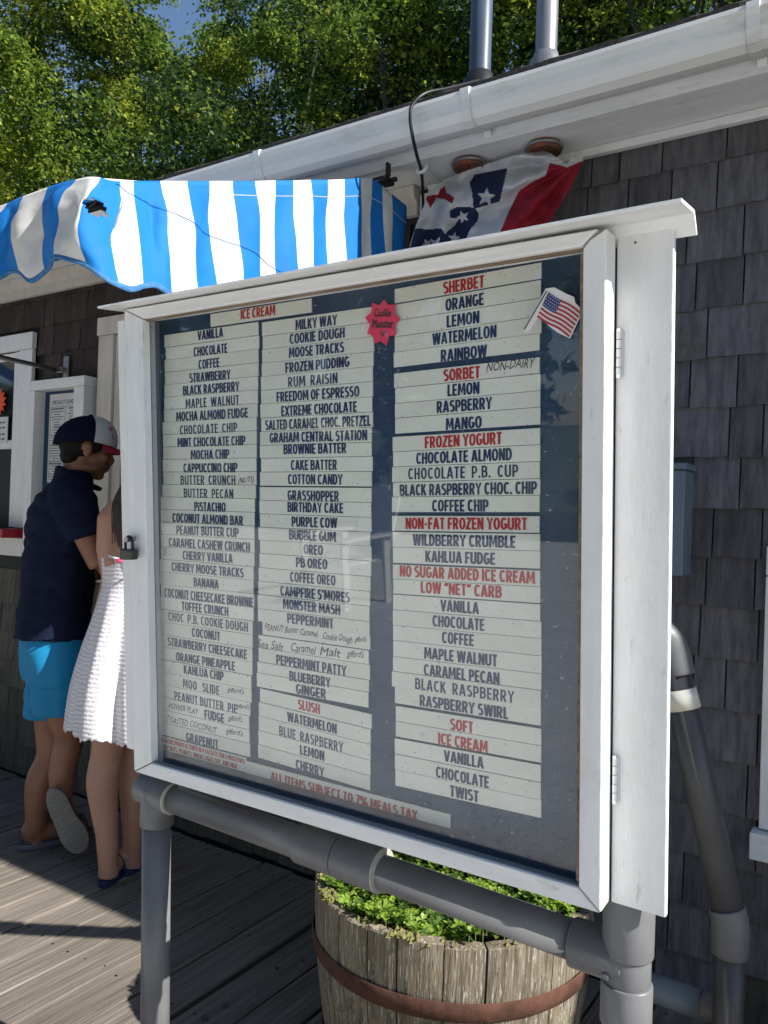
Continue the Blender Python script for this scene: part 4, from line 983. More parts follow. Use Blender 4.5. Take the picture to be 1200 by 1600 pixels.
# --- pipe stand
PR = .0312; FR = .0378
RXp, LXp, PY_ = -.340, -1.380, 1.219; RZ = .709
obj('post', tube([(RXp, PY_, .0), (RXp+.001, PY_, .70)], PR, 32), PVC, sign, smooth=False)
obj('post', tube([(LXp+.020, PY_+.006, .0), (LXp, PY_, .65)], PR, 32), PVC, sign)
def fitting(pts, r_=FR, mat=PVC, nm='coupling'):
    o = obj(nm, tube(pts, r_, 32), mat, sign); bev(o, .003, 2); return o
fitting([(RXp, PY_, .777), (RXp, PY_, .690)]); fitting([(RXp, PY_, .650), (RXp, PY_, .585)])
fitting([(RXp, PY_, .695), (RXp, PY_, .645)], .0345, PVC, 'tee_body')
fitting([(RXp-.085, PY_, RZ-.028), (RXp-.0, PY_, RZ-.028)], .0365, PVC, 'tee_branch')
fitting([(RXp-.022, PY_-.038, RZ-.045), (RXp-.022, PY_-.0, RZ-.045)], .006, PVC, 'mould_mark')
RZ2 = RZ-.004
obj('rail', tube([(LXp+.05, PY_, RZ2), (RXp-.06, PY_, RZ-.026)], PR-.001, 32), PVC, sign)
fitting([(LXp-.045, PY_-.003, RZ+.002), (LXp+.052, PY_-.003, RZ2)], .0335, PVC, 'tee_branch')
fitting([(LXp, PY_, RZ+.01), (LXp+.001, PY_, .635)], .0368)
obj('solvent_ring', tube([(LXp+.050, PY_-.002, RZ2), (LXp+.055, PY_-.002, RZ2)], .0343, 32), RING, sign)
tx0 = atY(472, 1330, PY_)[0]; tx1 = atY(532, 1350, PY_)[0]; tx2 = atY(597, 1350, PY_)[0]
fitting([(tx0, PY_-.004, RZ-.009), (tx1, PY_-.004, RZ-.011)], .0375); fitting([(tx1+.001, PY_-.004, RZ-.011), (tx2, PY_-.004, RZ-.013)], .0386)
obj('solvent_ring', tube([(tx2, PY_-.003, RZ-.013), (tx2+.003, PY_-.003, RZ-.013)], .0392, 32), RING, sign)
fitting([(tx1+.01, PY_, RZ-.01), (tx1+.01, PY_+.10, RZ-.01)], .033, PVC, 'tee_branch')
# rear strut with elbow, collar and foot
YB = 1.87
e0 = atY(1044, 1000, YB); e1_ = atY(1118, 1300, YB); e2_ = atY(1141, 1440, YB); e3 = atY(1143, 1590, YB)
ed = (e1_-e0)/np.linalg.norm(e1_-e0)
top = e0+ed*.01; low = e2_
obj('strut', tube([top, low], PR+.002, 32), PVC_SHADED, sign)
obj('strut', tube([low+[0, 0, .0], (low[0]+.002, YB, 0.0)], PR, 32), PVC_SHADED, sign)
bdir = np.array([-.72, -.60, .15]); bdir /= np.linalg.norm(bdir)
el = smoothpts([top+bdir*.11+[0, 0, .012], top+bdir*.05+[0, 0, .018], top+bdir*.015+[0, 0, .012], top+ed*.015, top+ed*.07], 5)
fitting(el, .0395, PVC, 'elbow')
obj('strut', tube([top+bdir*.10+[0, 0, .012], (-1.15, 1.285, 1.27)], PR, 24), PVC, sign)
c = atY(1063, 1092, YB); obj('collar', tube([c-ed*.022, c+ed*.022], .0395, 32), PVC_W, sign)
cc = smoothpts([low-ed*.03, low+[0, 0, -.005], low+[.001, 0, -.07]], 5)
fitting(cc, .0385, PVC, 'elbow')
lz = atY(1060, 1556, 1.93)
obj('floor_rail', tube([(-.58, 1.93, lz[2]), (atY(1100, 1568, 1.93)[0], 1.93, lz[2]-.003)], .031, 28), PVC_B, sign)
fitting([(atY(1098, 1568, 1.93)[0], 1.93, lz[2]), (atY(1125, 1570, 1.93)[0], 1.93, lz[2])], .033, PVC, 'end_cap')

# padlock ---------------------------------------------------------
lx, lh = PB(203, 866, -.012)
lc = B3(lx, lh, -.014)
pl = thing('padlock', 'small black padlock hanging on the left edge of the menu sign', 'padlock', lc)
def pp3(a, b, d=0): return lc+np.array([a, 0, 0])+UB*b+DB*d
v = [pp3(a, b, d) for a, b, d in [(-.021, -.012, -.010), (.019, -.010, -.010), (.021, .010, -.010), (-.018, .012, -.010), (-.021, -.012, .008), (.019, -.010, .008), (.021, .010, .008), (-.018, .012, .008)]]
bev(obj('body', (v, [(0, 1, 2, 3)[::-1], (4, 5, 6, 7), (0, 1, 5, 4), (1, 2, 6, 5), (2, 3, 7, 6), (3, 0, 4, 7)]), LOCK, pl), .003, 3)
obj('shackle', tube(smoothpts([pp3(-.011, .010), pp3(-.010, .026), pp3(-.003, .036), pp3(.006, .035), pp3(.011, .026), pp3(.012, .010)], 5), .0032, 10), BLACK, pl, smooth=True)
obj('hasp_staple', tube([pp3(0, .031, -.008), pp3(0, .031, .014)], .0055, 12), STEEL, sign)

# ================================================================== PEOPLE
def remesh(parts, name, mat, parent, voxel=.007, smooth_it=6):
    v, f = joinvf(*parts)
    o = obj(name, (v, f), mat, parent, smooth=True)
    bm = bmesh.new(); bm.from_mesh(o.data); bmesh.ops.recalc_face_normals(bm, faces=bm.faces[:]); bm.to_mesh(o.data); bm.free()
    m = o.modifiers.new('r', 'REMESH'); m.mode = 'VOXEL'; m.voxel_size = voxel; m.use_smooth_shade = True
    m2 = o.modifiers.new('s', 'SMOOTH'); m2.iterations = smooth_it; m2.factor = .5
    dg = bpy.context.evaluated_depsgraph_get(); dg.update()
    me = bpy.data.meshes.new_from_object(o.evaluated_get(dg)); o.modifiers.clear(); o.data = me
    me.polygons.foreach_set('use_smooth', [True]*len(me.polygons))
    if len(me.materials) == 0: me.materials.append(mat)
    return o
def ell(c, r3, ax=None, n=20):
    """ellipsoid; ax = 3 axis vectors"""
    ax = ax or [np.array([1, 0, 0]), np.array([0, 1, 0]), np.array([0, 0, 1])]
    v = []; f = []; c = np.array(c, float)
    for i in range(1, n):
        ph = math.pi*i/n
        for k in range(n*2):
            th = math.pi*k/n; v.append(tuple(c+ax[0]*r3[0]*math.sin(ph)*math.cos(th)+ax[1]*r3[1]*math.sin(ph)*math.sin(th)+ax[2]*r3[2]*math.cos(ph)))
    m = 2*n
    for i in range(n-2):
        for k in range(m): f.append((i*m+k, i*m+(k+1) % m, (i+1)*m+(k+1) % m, (i+1)*m+k))
    v.append(tuple(c+ax[2]*r3[2])); v.append(tuple(c-ax[2]*r3[2])); a = len(v)-2
    for k in range(m): f.append((a, (k+1) % m, k)); f.append((a+1, (n-2)*m+k, (n-2)*m+(k+1) % m))
    return v, f
def loft(rings, fw, sd_, n=40, fold=0, nf=7, ph=0, cap=True):
    """rings: (centre, r_forward, r_side, [fold amp])"""
    v = []; f = []
    for i, rg in enumerate(rings):
        c = np.array(rg[0], float); fa = rg[3] if len(rg) > 3 else fold
        for k in range(n):
            th = 2*math.pi*k/n; m_ = 1+fa*math.sin(nf*th+ph+i*.12)+fa*.5*math.sin((nf*2+1)*th+2*ph)
            v.append(tuple(c+fw*rg[1]*m_*math.cos(th)+sd_*rg[2]*m_*math.sin(th)))
    for i in range(len(rings)-1):
        for k in range(n): f.append((i*n+k, i*n+(k+1) % n, (i+1)*n+(k+1) % n, (i+1)*n+k))
    if cap: f.append(tuple(range(n))[::-1]); f.append(tuple((len(rings)-1)*n+k for k in range(n)))
    return v, f
def limb(pts, rad, n=20):
    P = smoothpts(pts, 4); R_ = np.interp(np.linspace(0, len(pts)-1, len(P)), range(len(pts)), rad)
    return tube(P, list(R_), n)
def hand(c, d, up, s=1.0):
    """palm and five curled fingers; d = pointing direction"""
    d = np.array(d, float); d /= np.linalg.norm(d); up = np.array(up, float); up = up-d*(up@d); up /= np.linalg.norm(up); sd_ = np.cross(d, up); c = np.array(c, float)
    out = [ell(c+d*.04*s, (.05*s, .038*s, .016*s), [d, sd_, up], 10)]
    for k, (o_, L_) in enumerate(((-.03, .062), (-.01, .075), (.01, .070), (.028, .055))):
        b = c+d*.075*s+sd_*o_*s; out.append(limb([b, b+d*L_*.45*s, b+d*L_*.75*s-up*.014*s, b+d*L_*.85*s-up*.034*s], [.0095*s, .0088*s, .008*s, .0065*s], 8))
    b = c+d*.02*s+sd_*.034*s; out.append(limb([b, b+d*.025*s+sd_*.02*s, b+d*.055*s+sd_*.026*s-up*.01*s], [.012*s, .0105*s, .008*s], 8))
    return out

# ---- man (image-right is the way he faces)
view = np.array([-.82, .57, 0.]); view /= np.linalg.norm(view)
nrm = -view; fwd = np.array([.57, .82, 0.]); fwd /= np.linalg.norm(fwd); UPV = np.array([0, 0, 1.])
MO = np.array([-2.72, 1.95, 0]); mc = MO@nrm
def MP(px, py, n_=0.0): return atN(px, py, nrm, mc+n_)
man = thing('person', 'man in navy shirt, turquoise shorts and ball cap bending towards the woman', 'person', (MO[0], MO[1], 0))
hp = MP(138, 702)            # head centre
hf = (fwd*.98+nrm*-.10+UPV*-.14); hf /= np.linalg.norm(hf); hs = np.cross(UPV, hf); hs /= np.linalg.norm(hs); hu = np.cross(hf, hs)
def HP(a, s, u): return hp+hf*a+hs*s+hu*u
nearside = -1 if (hs@nrm) < 0 else 1
def head(pt, sc=1.0):
    """pt(a,s,u): forward, side, up in metres from head centre"""
    ax = [hf, hs, hu]
    P = [ell(pt(-.012, 0, .028), (.098*sc, .076*sc, .092*sc), ax, 16), ell(pt(.022, 0, -.045), (.062*sc, .056*sc, .068*sc), ax, 14), ell(pt(.052, 0, -.094), (.026*sc, .026*sc, .020*sc), ax, 10),
         ell(pt(.072, 0, .022), (.020, .046, .014), ax, 10), tube([pt(.078, 0, .012), pt(.088, 0, -.012), pt(.098, 0, -.032)], [.008, .010, .0125], 10), ell(pt(.090, 0, -.036), (.014, .017, .009), ax, 8),
         ell(pt(.080, 0, -.058), (.014, .024, .0065), ax, 8), ell(pt(.077, 0, -.070), (.013, .021, .007), ax, 8), ell(pt(.055, .040, -.025), (.024, .018, .022), ax, 8), ell(pt(.055, -.040, -.025), (.024, .018, .022), ax, 8),
         ell(pt(.010, .052, -.075), (.04, .014, .016), ax, 8), ell(pt(.010, -.052, -.075), (.04, .014, .016), ax, 8)]
    for s_ in (1, -1):
        P.append(ell(pt(-.010, .077*s_, -.012), (.018, .008, .031), ax, 10)); P.append(tube([pt(-.018+.016*math.cos(q)-0, .083*s_, -.010+.027*math.sin(q)) for q in np.linspace(-1.2, 3.8, 12)], .0045, 6))
    return P
neck0 = MP(118, 745); chest = MP(98, 790); waist = MP(88, 935); hip = MP(88, 1005)
shN, shF = MP(108, 775, .17), MP(104, 775, -.17)
elN = MP(157, 885, .20); wrN = elN+fwd*.22+UPV*.06-nrm*.10
elF = chest+fwd*.10-nrm*.24-UPV*.28; wrF = elF+fwd*.24+UPV*.05
hipN, hipF = MP(86, 1030, .085), MP(92, 1030, -.085)
# supporting leg is the far one at left, the near leg trails on its toes
kA = MP(74, 1185, .0); aA = MP(56, 1290, .0); 
kA = MP(82, 1180, -.06); cA_ = MP(63, 1225, -.06); aA = MP(57, 1300, -.06)
kB = MP(108, 1150, .06); aB = MP(97, 1262, .07)
body = head(HP)
body += [limb([HP(-.02, 0, -.03), neck0, MP(108, 765)], [.058, .057, .07]),
         loft([(MP(105, 765), .06, .12), (chest, .105, .175), (MP(90, 860), .11, .16), (waist, .10, .14), (hip, .115, .165), (MP(88, 1045), .11, .16)], fwd, nrm, 24),
         limb([shN, (shN+elN)/2+fwd*.0, elN], [.056, .050, .040]), limb([elN, (elN+wrN)/2, wrN], [.042, .036, .025]),
         limb([shF, (shF+elF)/2, elF], [.056, .050, .040]), limb([elF, (elF+wrF)/2, wrF], [.042, .036, .025]),
         limb([hipF, (hipF+kA)/2, kA, cA_, aA, aA+[0, 0, -.05]], [.09, .085, .060, .058, .038, .040]),
         limb([hipN, (hipN+kB)/2, kB, (kB+aB)/2-fwd*.012, aB], [.09, .082, .055, .050, .034])]
body += hand(wrN, fwd, UPV)+hand(wrF, fwd, UPV)
# feet: A flat on the deck pointing image-right, B on toes with its sole to the camera
fA = MP(54, 1313, -.06); fA[2] = .045
fdir = (fwd*.9-nrm*.3); fdir /= np.linalg.norm(fdir)
fz = lambda p, z_: np.array([p[0], p[1], z_])
body += [limb([fz(aA, .10), fz(aA-fdir*.02, .055), fz(aA+fdir*.07, .055), fz(aA+fdir*.15, .045), fz(aA+fdir*.20, .04)], [.038, .036, .040, .034, .022])]
ball = MP(116, 1300, .13); heel = MP(92, 1252, .13); toe = MP(119, 1317, .09)
body += [limb([aB, heel+(-nrm*.045), (heel+ball)/2-nrm*.04, ball-nrm*.035, toe-nrm*.05], [.034, .034, .036, .036, .02])]
remesh(body, 'body', SKIN1, man, .0065, 5)
# shirt
hemz = [MP(86, 985)]
shirt = [loft([(MP(112, 752), .062, .072), (MP(108, 760), .075, .135), (MP(103, 776), .108, .198), (MP(98, 800), .128, .200), (MP(94, 850), .132, .182), (MP(92, 900), .132, .178), (MP(88, 945), .132, .182), (MP(84, 980), .135, .19, .012), (MP(82, 994), .138, .192, .02)], fwd, nrm, 48, .012, 5),
         limb([shN+UPV*.0, (shN+elN)/2, shN*.42+elN*.58], [.078, .074, .076]), ell(shN+UPV*.005, (.08, .08, .07)), ell(shF+UPV*.005, (.08, .08, .07)), limb([shF, (shF+elF)/2, shF*.40+elF*.60], [.070, .072, .074])]
sho = remesh(shirt, 'shirt', SHIRT, man, .0075, 3)
for v_ in sho.data.vertices:
    c = Vector(v_.co); zz = c.z
    a = noise.noise(Vector((c.x*5, c.y*5, c.z*9)))*.012+abs(noise.noise(Vector((c.x*7+c.z*9, c.y*7, c.z*12))))*.017-.004
    v_.co += v_.normal*a
cl = [limb([MP(92, 742, -.05), MP(91, 733, 0), MP(97, 735, .055), MP(125, 752, .075), MP(150, 762, .05), MP(157, 764, 0)], [.010, .014, .015, .015, .012, .008], 10)]
cl.append(loft([(MP(116, 735), .070, .070), (MP(114, 750), .074, .078), (MP(112, 760), .085, .10)], fwd, nrm, 32))
remesh(cl, 'shirt_collar', SHIRT, man, .005, 2)
sh = [loft([(MP(88, 972), .118, .168), (MP(88, 1010), .134, .186, .01), (MP(90, 1040), .136, .19, .015), (MP(91, 1060), .128, .185, .015)], fwd, nrm, 48, .01, 6),
      loft([(hipF+UPV*.03, .105, .095), ((hipF+kA)/2+UPV*.05, .115, .098, .03), ((hipF+kA)/2-UPV*.03, .112, .096, .04), (MP(86, 1117, -.07), .108, .094, .05)], fwd, nrm, 36, .02, 5),
      loft([(hipN+UPV*.03, .105, .095), ((hipN+kB)/2+UPV*.04, .115, .098, .03), ((hipN+kB)/2-UPV*.01, .112, .096, .04), (MP(100, 1112, .075), .106, .094, .05)], fwd, nrm, 36, .02, 5, ph=1)]
sho = remesh(sh, 'shorts', SHORTS, man, .0075, 3)
for v_ in sho.data.vertices:
    c = Vector(v_.co); v_.co += v_.normal*(noise.noise(Vector((c.x*10, c.y*10, c.z*5)))*.008+abs(noise.noise(Vector((c.x*6+c.z*12, c.y*8, c.z*9))))*.009-.002)
# hair and cap
hr = [ell(HP(-.026, 0, .018), (.088, .080, .080), [hf, hs, hu], 16), ell(HP(-.055, 0, -.040), (.044, .060, .040), [hf, hs, hu], 12), ell(HP(.020, .072, .012), (.022, .010, .030), [hf, hs, hu], 8), ell(HP(.020, -.072, .012), (.022, .010, .030), [hf, hs, hu], 8)]
remesh(hr, 'hair', HAIR, man, .006, 2)
def capshell():
    v = []; f = []; mi = []; n = 40; m = 12
    for j in range(m+1):
        ph = (math.pi/2)*j/m
        for k in range(n):
            th = 2*math.pi*k/n; rr = math.cos(ph)
            a = .118*rr*math.cos(th)-.014; s_ = .098*rr*math.sin(th); u = .024-.030*max(0, -math.cos(th))*(1-j/m)+.107*math.sin(ph)**.80+.012*max(0, math.cos(th))*math.sin(2*ph)
            v.append(HP(a, s_, u))
    for j in range(m):
        for k in range(n):
            f.append((j*n+k, j*n+(k+1) % n, (j+1)*n+(k+1) % n, (j+1)*n+k)); th = 2*math.pi*(k+.5)/n
            mi.append(1 if math.cos(th) > .12 else 0)
    return v, f, mi
cv, cf, cm = capshell()
cp = obj('cap', (cv, cf), [CAPN, CAPG], man, smooth=True, mi=cm); m_ = cp.modifiers.new('s', 'SOLIDIFY'); m_.thickness = .003
v = []; f = []; nb = 16
for lay in (0, 1):
    for i in range(5):
        for k in range(nb+1):
            th = -1.05+2.1*k/nb; L_ = .098+.072*i/4*math.cos(th*.85)
            a = L_*math.cos(th)-.012 if True else 0; s_ = .092*math.sin(th)*(1-.06*i/4)
            u = .026-.010*(i/4)-.028*(s_/.09)**2*(i/4)-.004*lay
            v.append(HP(a, s_, u))
n1_ = nb+1; mm = 5*n1_
for lay in (0, 1):
    for i in range(4):
        for k in range(nb): q = (lay*mm+i*n1_+k, lay*mm+i*n1_+k+1, lay*mm+(i+1)*n1_+k+1, lay*mm+(i+1)*n1_+k); f.append(q)
for k in range(nb): f.append((4*n1_+k, 4*n1_+k+1, mm+4*n1_+k+1, mm+4*n1_+k))
obj('cap_brim', (v, f), CAPR, cp, smooth=True)
obj('cap_button', ell(HP(-.014, 0, .132), (.008, .008, .005), None, 6), CAPN, cp)
# small swoosh-like mark
sm = [HP(.062, -nearside*-.070*1, .07)]
mk = [HP(.088-.012, nearside*.052, .060), HP(.072, nearside*.056, .082), HP(.060, nearside*.058, .092), HP(.070, nearside*.056, .072)]
obj('cap_emblem', tube(smoothpts([HP(.078, nearside*.062, .050), HP(.060, nearside*.062, .088), HP(.052, nearside*.061, .094)], 3), .0022, 6), CAPR, cp)
obj('cap_emblem', tube(smoothpts([HP(.050, nearside*.068, .074), HP(.060, nearside*.062, .094), HP(.068, nearside*.057, .090)], 3), .0022, 6), CAPR, cp)
# sandals
def sole(c, d, L_, wd, z0, z1, mat, nm, par, upv=UPV):
    s_ = np.cross(upv, d); v = []; n = 44
    for lay in (z0, z1):
        for k in range(n):
            th = 2*math.pi*k/n; q = math.cos(th); a = L_/2*q; w_ = wd/2*(1 if math.sin(th) > 0 else -1)*(max(0, 1-abs(q)**3.2))**.5*(.86+.14*q-.16*math.exp(-((q+.12)/.38)**2)*(1.3 if math.sin(th) > 0 else .5))
            v.append(c+d*a+s_*w_+upv*lay)
    return bev(obj(nm, (v, [tuple(range(n))[::-1], tuple(range(n, 2*n))]+[(i, (i+1) % n, n+(i+1) % n, n+i) for i in range(n)]), mat, par), .003)
sc_ = fz(aA+fdir*.075, 0)
s1 = sole(sc_, fdir, .29, .105, .003, .024, SOLEG, 'sandal', man)
sole(sc_, fdir, .28, .098, .0245, .032, SANDAL, 'footbed', s1)
obj('strap', tube(smoothpts([sc_+fdir*.03+np.cross(UPV, fdir)*a+UPV*z_ for a, z_ in ((-.048, .025), (-.040, .07), (0, .092), (.040, .07), (.048, .025))], 4), .011, 8), SANDAL, s1, smooth=True)
od = ball-heel; od /= np.linalg.norm(od); on = nrm*.96-UPV*.15+fwd*.1; on = on-od*(on@od); on /= np.linalg.norm(on)
cB_ = (MP(104, 1281, .145))
s2 = sole(cB_, od, .275, .108, -.010, .012, SOLE, 'sandal', man, on); s2['label'] = 'raised sandal showing its pale grey sole'
s2s = np.cross(on, od)
for kx in np.linspace(-.11, .11, 13): obj('tread', tube([cB_+od*kx-s2s*.035+on*.012, cB_+od*(kx+.006)+on*.0126, cB_+od*kx+s2s*.035+on*.012], .0016, 5), SOLE, s2)
obj('strap', tube(smoothpts([cB_+od*.03+s2s*a-on*z_ for a, z_ in ((-.05, .01), (-.043, .05), (0, .075), (.043, .05), (.05, .01))], 4), .010, 8), SANDAL, s2, smooth=True)

# ---- woman
WO = np.array([-2.33, 1.90, 0]); 
wv_ = np.array([-.76, .65, 0.]); wv_ /= np.linalg.norm(wv_); wn = -wv_; wf = np.array([-.45, .89, 0]); wf /= np.linalg.norm(wf); ws = np.cross(UPV, wf)
wc = WO@wn
def WP(px, py, n_=0.0): return atN(px, py, wn, wc+n_)
wom = thing('person', 'woman in a white lace dress standing half hidden behind the menu sign', 'person', (WO[0], WO[1], 0))
hp = WP(250, 715); hf = wf+UPV*-.05; hf /= np.linalg.norm(hf); hs = np.cross(UPV, hf); hs /= np.linalg.norm(hs); hu = np.cross(hf, hs)
wb = head(HP, .97)
wr = np.array([wn[1]*-1, wn[0], 0]); wr = np.cross(wv_, UPV)   # image right
shL, shR = WP(184, 806), WP(244, 806)
eL = WP(177, 885, .06); wL = eL+wf*.20+UPV*.03+wr*.03
eR = WP(262, 885, .04); wR_ = eR+wf*.20+UPV*.04
wb += [limb([HP(-.015, 0, -.03), WP(232, 765), WP(216, 788)], [.048, .046, .06]),
       loft([(WP(213, 776), .035, .045), (WP(212, 786), .055, .10), (WP(212, 808), .085, .140), (WP(213, 860), .10, .145), (WP(213, 905), .09, .125), (WP(213, 960), .10, .155), (WP(212, 1000), .11, .165)], wf, ws, 24),
       limb([shL, (shL+eL)/2, eL], [.043, .038, .031]), limb([eL, (eL+wL)/2, wL], [.033, .029, .020]), limb([shR, (shR+eR)/2, eR], [.043, .038, .031]), limb([eR, (eR+wR_)/2, wR_], [.033, .029, .020]),
       limb([WP(188, 1010), WP(181, 1100), WP(167, 1180), WP(160, 1225), WP(167, 1300), WP(169, 1350), WP(169, 1370)], [.085, .075, .056, .056, .040, .034, .037]),
       limb([WP(228, 1010, -.05), WP(222, 1100, -.06), WP(211, 1180, -.08), WP(208, 1225, -.08), WP(208, 1300, -.08), WP(206, 1340, -.08), WP(206, 1357, -.08)], [.085, .072, .052, .052, .038, .033, .035])]
wb += [ell(shL, (.046, .046, .046)), ell(shR, (.046, .046, .046))]
wb += hand(wL, wf, UPV, .9)+hand(wR_, wf, UPV, .9)
fL = WP(169, 1372); fR = WP(206, 1359, -.08)
for c in (fL, fR): wb.append(limb([fz(c, .085), fz(c+wf*.005, .052), fz(c+wf*.08, .05), fz(c+wf*.14, .04), fz(c+wf*.19, .036)], [.032, .033, .034, .03, .018]))
remesh(wb, 'body', SKIN2, wom, .0065, 5)
for c in (fL, fR):
    s3 = sole(fz(c+wf*.075, 0), wf, .255, .092, .003, .022, SANDALB, 'flip_flop', wom)
    obj('strap', tube(smoothpts([fz(c+wf*.05+ws*a, z_) for a, z_ in ((-.04, .022), (-.03, .06), (0, .085), (.03, .06), (.04, .022))], 4), .005, 8), SANDALB, s3, smooth=True)
# dress, flared skirt with folds
def dress():
    R_ = [(WP(213, 870), .108, .125, .0), (WP(212, 905), .100, .115, .0), (WP(212, 930), .105, .125, .01), (WP(212, 970), .135, .150, .03), (WP(212, 1020), .165, .185, .05), (WP(211, 1070), .188, .208, .07), (WP(211, 1110), .198, .220, .08), (WP(211, 1138), .20, .226, .085)]
    n = 160; v = []; f = []
    K = smooth_rings(R_, 6)
    for i, (c, a, b, fo) in enumerate(K):
        q = i/(len(K)-1)
        for k in range(n):
            th = 2*math.pi*k/n; m_ = 1+fo*(math.sin(7*th+.6+.5*q)+.6*math.sin(11*th+2-.7*q)+.35*math.sin(19*th+q))
            p = c+wf*a*m_*math.cos(th)+ws*b*m_*math.sin(th)
            if q > .9: p = p+UPV*(.010*math.sin(9*th+.6)+.004*math.sin(60*th))
            v.append(p)
    for i in range(len(K)-1):
        for k in range(n): f.append((i*n+k, i*n+(k+1) % n, (i+1)*n+(k+1) % n, (i+1)*n+k))
    return v, f
def smooth_rings(R_, n):
    A = [np.concatenate([np.array(r[0]), [r[1], r[2], r[3]]]) for r in R_]; P = smoothpts(A, n)
    return [(p[:3], p[3], p[4], p[5]) for p in P]
o = obj('dress', dress(), LACE, wom, smooth=True); m_ = o.modifiers.new('s', 'SOLIDIFY'); m_.thickness = .002
# pink band and ribbon at the back of the dress
obj('dress_strap', tube(smoothpts([WP(170, 868, .13), WP(180, 872, .17), WP(196, 874, .18), WP(230, 872, .17)], 4), .004, 6), WHITE, wom)
obj('ribbon', ell(WP(186, 876, .185), (.012, .010, .008), None, 6), REDTAG, wom)
# hair long down the back: a lofted mass with strands
hr = [ell(HP(-.022, 0, .022), (.100, .086, .100), [hf, hs, hu], 16), loft([(WP(246, 720, .03), .08, .085), (WP(230, 760, .05), .06, .09), (WP(214, 800, .09), .035, .075), (WP(212, 850, .11), .03, .065), (WP(212, 885, .11), .018, .035), (WP(210, 905, .12), .004, .008)], wf, ws, 24, .06, 9)]
ho = remesh(hr, 'hair', HAIR2, wom, .007, 2)
stv = []
for k in range(130):
    a = random.uniform(-1, 1); b = random.uniform(0, 1)
    p0_ = WP(215+14*a, 735+10*b, .11-.02*abs(a)); p1_ = WP(190+14*a, 785, .13); p2_ = WP(192+14*a+random.uniform(-3, 3), 820+35*b, .135)
    stv.append(tube(smoothpts([p0_, p1_, p2_], 4), .0022, 4))
tag(obj('loose_strands', joinvf(*stv), HAIR2, ho), kind='stuff')

# ================================================================== TREES
def leaves(centers, radii, n, size, rng, flat=.55):
    """n leaves gathered in twigs through blobs -> verts (4 per leaf)"""
    k = rng.integers(0, len(centers), n//14+1)
    C = centers[k]; Rr = radii[k]
    d = rng.normal(size=(len(k), 3)); d /= np.linalg.norm(d, axis=1)[:, None]
    rr = Rr*(rng.random(len(k))**.28)
    tw = C+d*rr[:, None]*np.array([1, 1, .8])
    tw = np.repeat(tw, 14, axis=0)[:n]
    P = tw+rng.normal(size=(n, 3))*.12*np.array([1, 1, .6])
    nn = rng.normal(size=(n, 3)); nn[:, 2] = np.abs(nn[:, 2])+.5; nn /= np.linalg.norm(nn, axis=1)[:, None]
    t1 = np.cross(nn, rng.normal(size=(n, 3))); t1 /= np.linalg.norm(t1, axis=1)[:, None]; t2 = np.cross(nn, t1)
    s = size*(.6+.8*rng.random(n))[:, None]
    V = np.stack([P-t1*s*.5, P+t2*s*.32+nn*s*.07, P+t1*s*.5, P-t2*s*.32+nn*s*.07], axis=1)
    return V.reshape(-1, 3), np.repeat(k, 14)[:n]
def leafmesh(name, VK, mats, weights, parent, rng):
    V, kb = VK; n = len(V)//4; me = bpy.data.meshes.new(name)
    V = V-LOC[parent]
    me.vertices.add(len(V)); me.vertices.foreach_set('co', V.ravel().astype(np.float32))
    me.loops.add(4*n); me.loops.foreach_set('vertex_index', np.arange(4*n, dtype=np.int32))
    me.polygons.add(n); me.polygons.foreach_set('loop_start', np.arange(0, 4*n, 4, dtype=np.int32)); me.polygons.foreach_set('loop_total', np.full(n, 4, dtype=np.int32))
    for m in mats: me.materials.append(m)
    me.polygons.foreach_set('material_index', np.where(rng.random(n) < .72, rng.choice(len(mats), kb.max()+1, p=weights)[kb], rng.choice(len(mats), n, p=weights)).astype(np.int32))
    me.update(calc_edges=True); me.validate()
    return link(name, me, parent)
def tree(base, hgt, cz, crad, nblob, nleaf, mats, wts, label, seed, size=.085, group='trees behind the shop', blob=(.55, 1.15), trunk_r=.16, limbs=14):
    rng = np.random.default_rng(seed); base = np.array([base[0], base[1], -.2])
    t = thing('tree', label, 'tree', base, group)
    cc = base+np.array([0, 0, cz])
    B_ = rng.normal(size=(nblob, 3)); B_ /= np.linalg.norm(B_, axis=1)[:, None]; B_ *= (rng.random(nblob)**.5)[:, None]
    C = cc+B_*np.array(crad); Rr = rng.uniform(*blob, nblob)
    leafmesh('crown', leaves(C, Rr, nleaf, size, rng), mats, wts, t, rng)
    parts = []
    lean = rng.normal(size=2)*.25
    tr_ = [base, base+[lean[0]*.3, lean[1]*.3, hgt*.35], base+[lean[0], lean[1], hgt*.7], base+[lean[0]*1.4, lean[1]*1.2, hgt*.95]]
    parts.append(tube(smoothpts(tr_, 5), list(np.linspace(trunk_r, .03, 16)), 9))
    tp = smoothpts(tr_, 10)
    for i in range(limbs):
        q = tp[int(rng.uniform(.35, .85)*len(tp))]; e_ = C[i]; mid = (q+e_)/2+[0, 0, -.3]+rng.normal(size=3)*.2
        parts.append(tube(smoothpts([q, mid, e_], 4), list(np.linspace(.065, .012, 9)), 6))
    obj('trunk', joinvf(*parts), BARK, t, smooth=True)
    return t
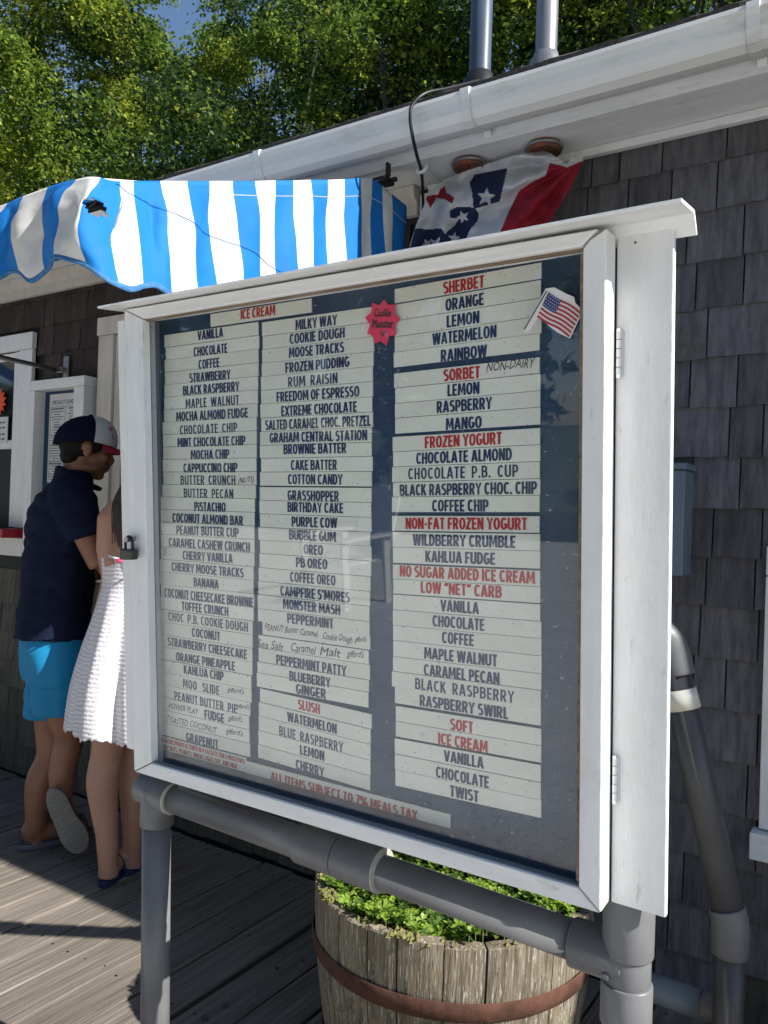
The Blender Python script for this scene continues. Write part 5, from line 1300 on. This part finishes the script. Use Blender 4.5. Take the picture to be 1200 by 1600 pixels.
T = [((60, 150, 9.5), 'bright yellow-green tree above the left end of the striped awning', (2.3, 1.8, 2.7), 12.0, [LEAF[2], LEAF[0], LEAF[1]], [.55, .33, .12], 38000),
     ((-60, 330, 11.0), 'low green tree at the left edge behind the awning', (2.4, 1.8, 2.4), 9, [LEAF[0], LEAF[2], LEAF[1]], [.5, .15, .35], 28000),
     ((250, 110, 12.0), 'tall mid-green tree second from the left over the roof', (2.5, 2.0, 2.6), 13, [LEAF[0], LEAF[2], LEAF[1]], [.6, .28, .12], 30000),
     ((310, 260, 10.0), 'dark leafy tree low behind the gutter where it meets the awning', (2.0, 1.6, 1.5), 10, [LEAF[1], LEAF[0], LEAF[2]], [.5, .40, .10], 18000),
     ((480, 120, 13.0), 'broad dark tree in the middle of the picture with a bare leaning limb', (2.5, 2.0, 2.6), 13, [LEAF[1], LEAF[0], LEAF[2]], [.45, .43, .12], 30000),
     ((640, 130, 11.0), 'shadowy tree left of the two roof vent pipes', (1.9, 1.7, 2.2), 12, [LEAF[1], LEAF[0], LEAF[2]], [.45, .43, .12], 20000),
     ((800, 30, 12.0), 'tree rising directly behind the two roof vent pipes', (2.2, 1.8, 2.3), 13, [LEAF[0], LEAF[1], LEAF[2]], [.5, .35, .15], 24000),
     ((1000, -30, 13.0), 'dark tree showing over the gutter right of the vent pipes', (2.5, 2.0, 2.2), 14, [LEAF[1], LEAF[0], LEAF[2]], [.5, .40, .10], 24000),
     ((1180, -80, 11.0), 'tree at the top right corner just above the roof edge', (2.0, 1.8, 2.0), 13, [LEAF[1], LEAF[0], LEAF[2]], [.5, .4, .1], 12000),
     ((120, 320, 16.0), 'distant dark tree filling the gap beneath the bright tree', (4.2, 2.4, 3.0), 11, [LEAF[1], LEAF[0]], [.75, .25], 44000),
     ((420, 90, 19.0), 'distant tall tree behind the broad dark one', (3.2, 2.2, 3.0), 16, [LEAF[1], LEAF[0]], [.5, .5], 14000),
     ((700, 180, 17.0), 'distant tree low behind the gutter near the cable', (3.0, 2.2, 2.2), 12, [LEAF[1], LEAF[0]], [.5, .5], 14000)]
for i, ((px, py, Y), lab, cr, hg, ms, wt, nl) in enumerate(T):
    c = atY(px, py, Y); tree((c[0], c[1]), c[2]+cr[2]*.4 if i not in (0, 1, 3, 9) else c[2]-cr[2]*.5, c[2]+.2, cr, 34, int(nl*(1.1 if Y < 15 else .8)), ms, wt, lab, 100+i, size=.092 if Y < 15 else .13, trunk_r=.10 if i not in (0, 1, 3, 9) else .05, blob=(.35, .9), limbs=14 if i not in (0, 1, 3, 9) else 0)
# trees across the yard behind the camera (seen mirrored in the glass)
YL = ['leafy tree across the yard facing the right end of the sign', 'leafy tree across the yard facing the middle of the deck', 'leafy tree across the yard opposite the serving window', 'leafy tree across the yard beyond the left end of the shop', 'farthest left leafy tree across the yard', 'leafy tree standing behind the photographer', 'second leafy tree behind the photographer to the right', 'last leafy tree on the far left of the yard']
for i, (x, y) in enumerate(((-2.6, -8.6), (-6.2, -9.4), (-9.8, -8.8), (-13.4, -9.6), (-17.2, -9), (1.2, -9.2), (5.0, -9), (-21, -9.5))):
    tree((x, y), 8, 3.7, (2.5, 1.6, 3.7), 26, 9000, [LEAF[1], LEAF[0]], [.6, .4], YL[i], 300+i, size=.24, group='trees across the yard', blob=(.7, 1.2))

# white slatted chair on the sunlit yard, seen as a pale reflection in the glass
ch = thing('lawn_chair', 'white slatted lawn chair standing on the sunlit yard facing the shop', 'chair', (0, 0, 0))
d0 = ray(538, 870); P0 = EYE+d0*(((OB-EYE)@DB)/(d0@DB)); rd = d0-2*(d0@DB)*DB; rd /= np.linalg.norm(rd)
tt = 5.6; cc_ = P0+rd*tt; cc_[2] = -.035; ch.location = cc_; LOC[ch] = cc_
def cb(x0, x1, y0, y1, z0, z1, lean=0):
    v, f = box(x0, x1, y0, y1, z0, z1); return [(cc_[0]+a*.9-(b+lean*max(0, c-.35))*.3, cc_[1]+a*.3+(b+lean*max(0, c-.35))*.9, cc_[2]+c) for a, b, c in v], f
for k in range(6): obj('back_slat', cb(-.27+k*.092, -.195+k*.092, -.26, -.24, .34, 1.0-.03*abs(k-2.5), -.35), CHAIRW, ch)
for k in range(5): obj('seat_slat', cb(-.28, .28, -.22+k*.1, -.135+k*.1, .36, .38), CHAIRW, ch)
for sx in (-1, 1):
    obj('arm', cb(sx*.34-.06, sx*.34+.06, -.3, .32, .58, .60), CHAIRW, ch)
    for yy in (-.2, .26): obj('leg', cb(sx*.32-.02, sx*.32+.02, yy-.03, yy+.03, 0, .58), CHAIRW, ch)
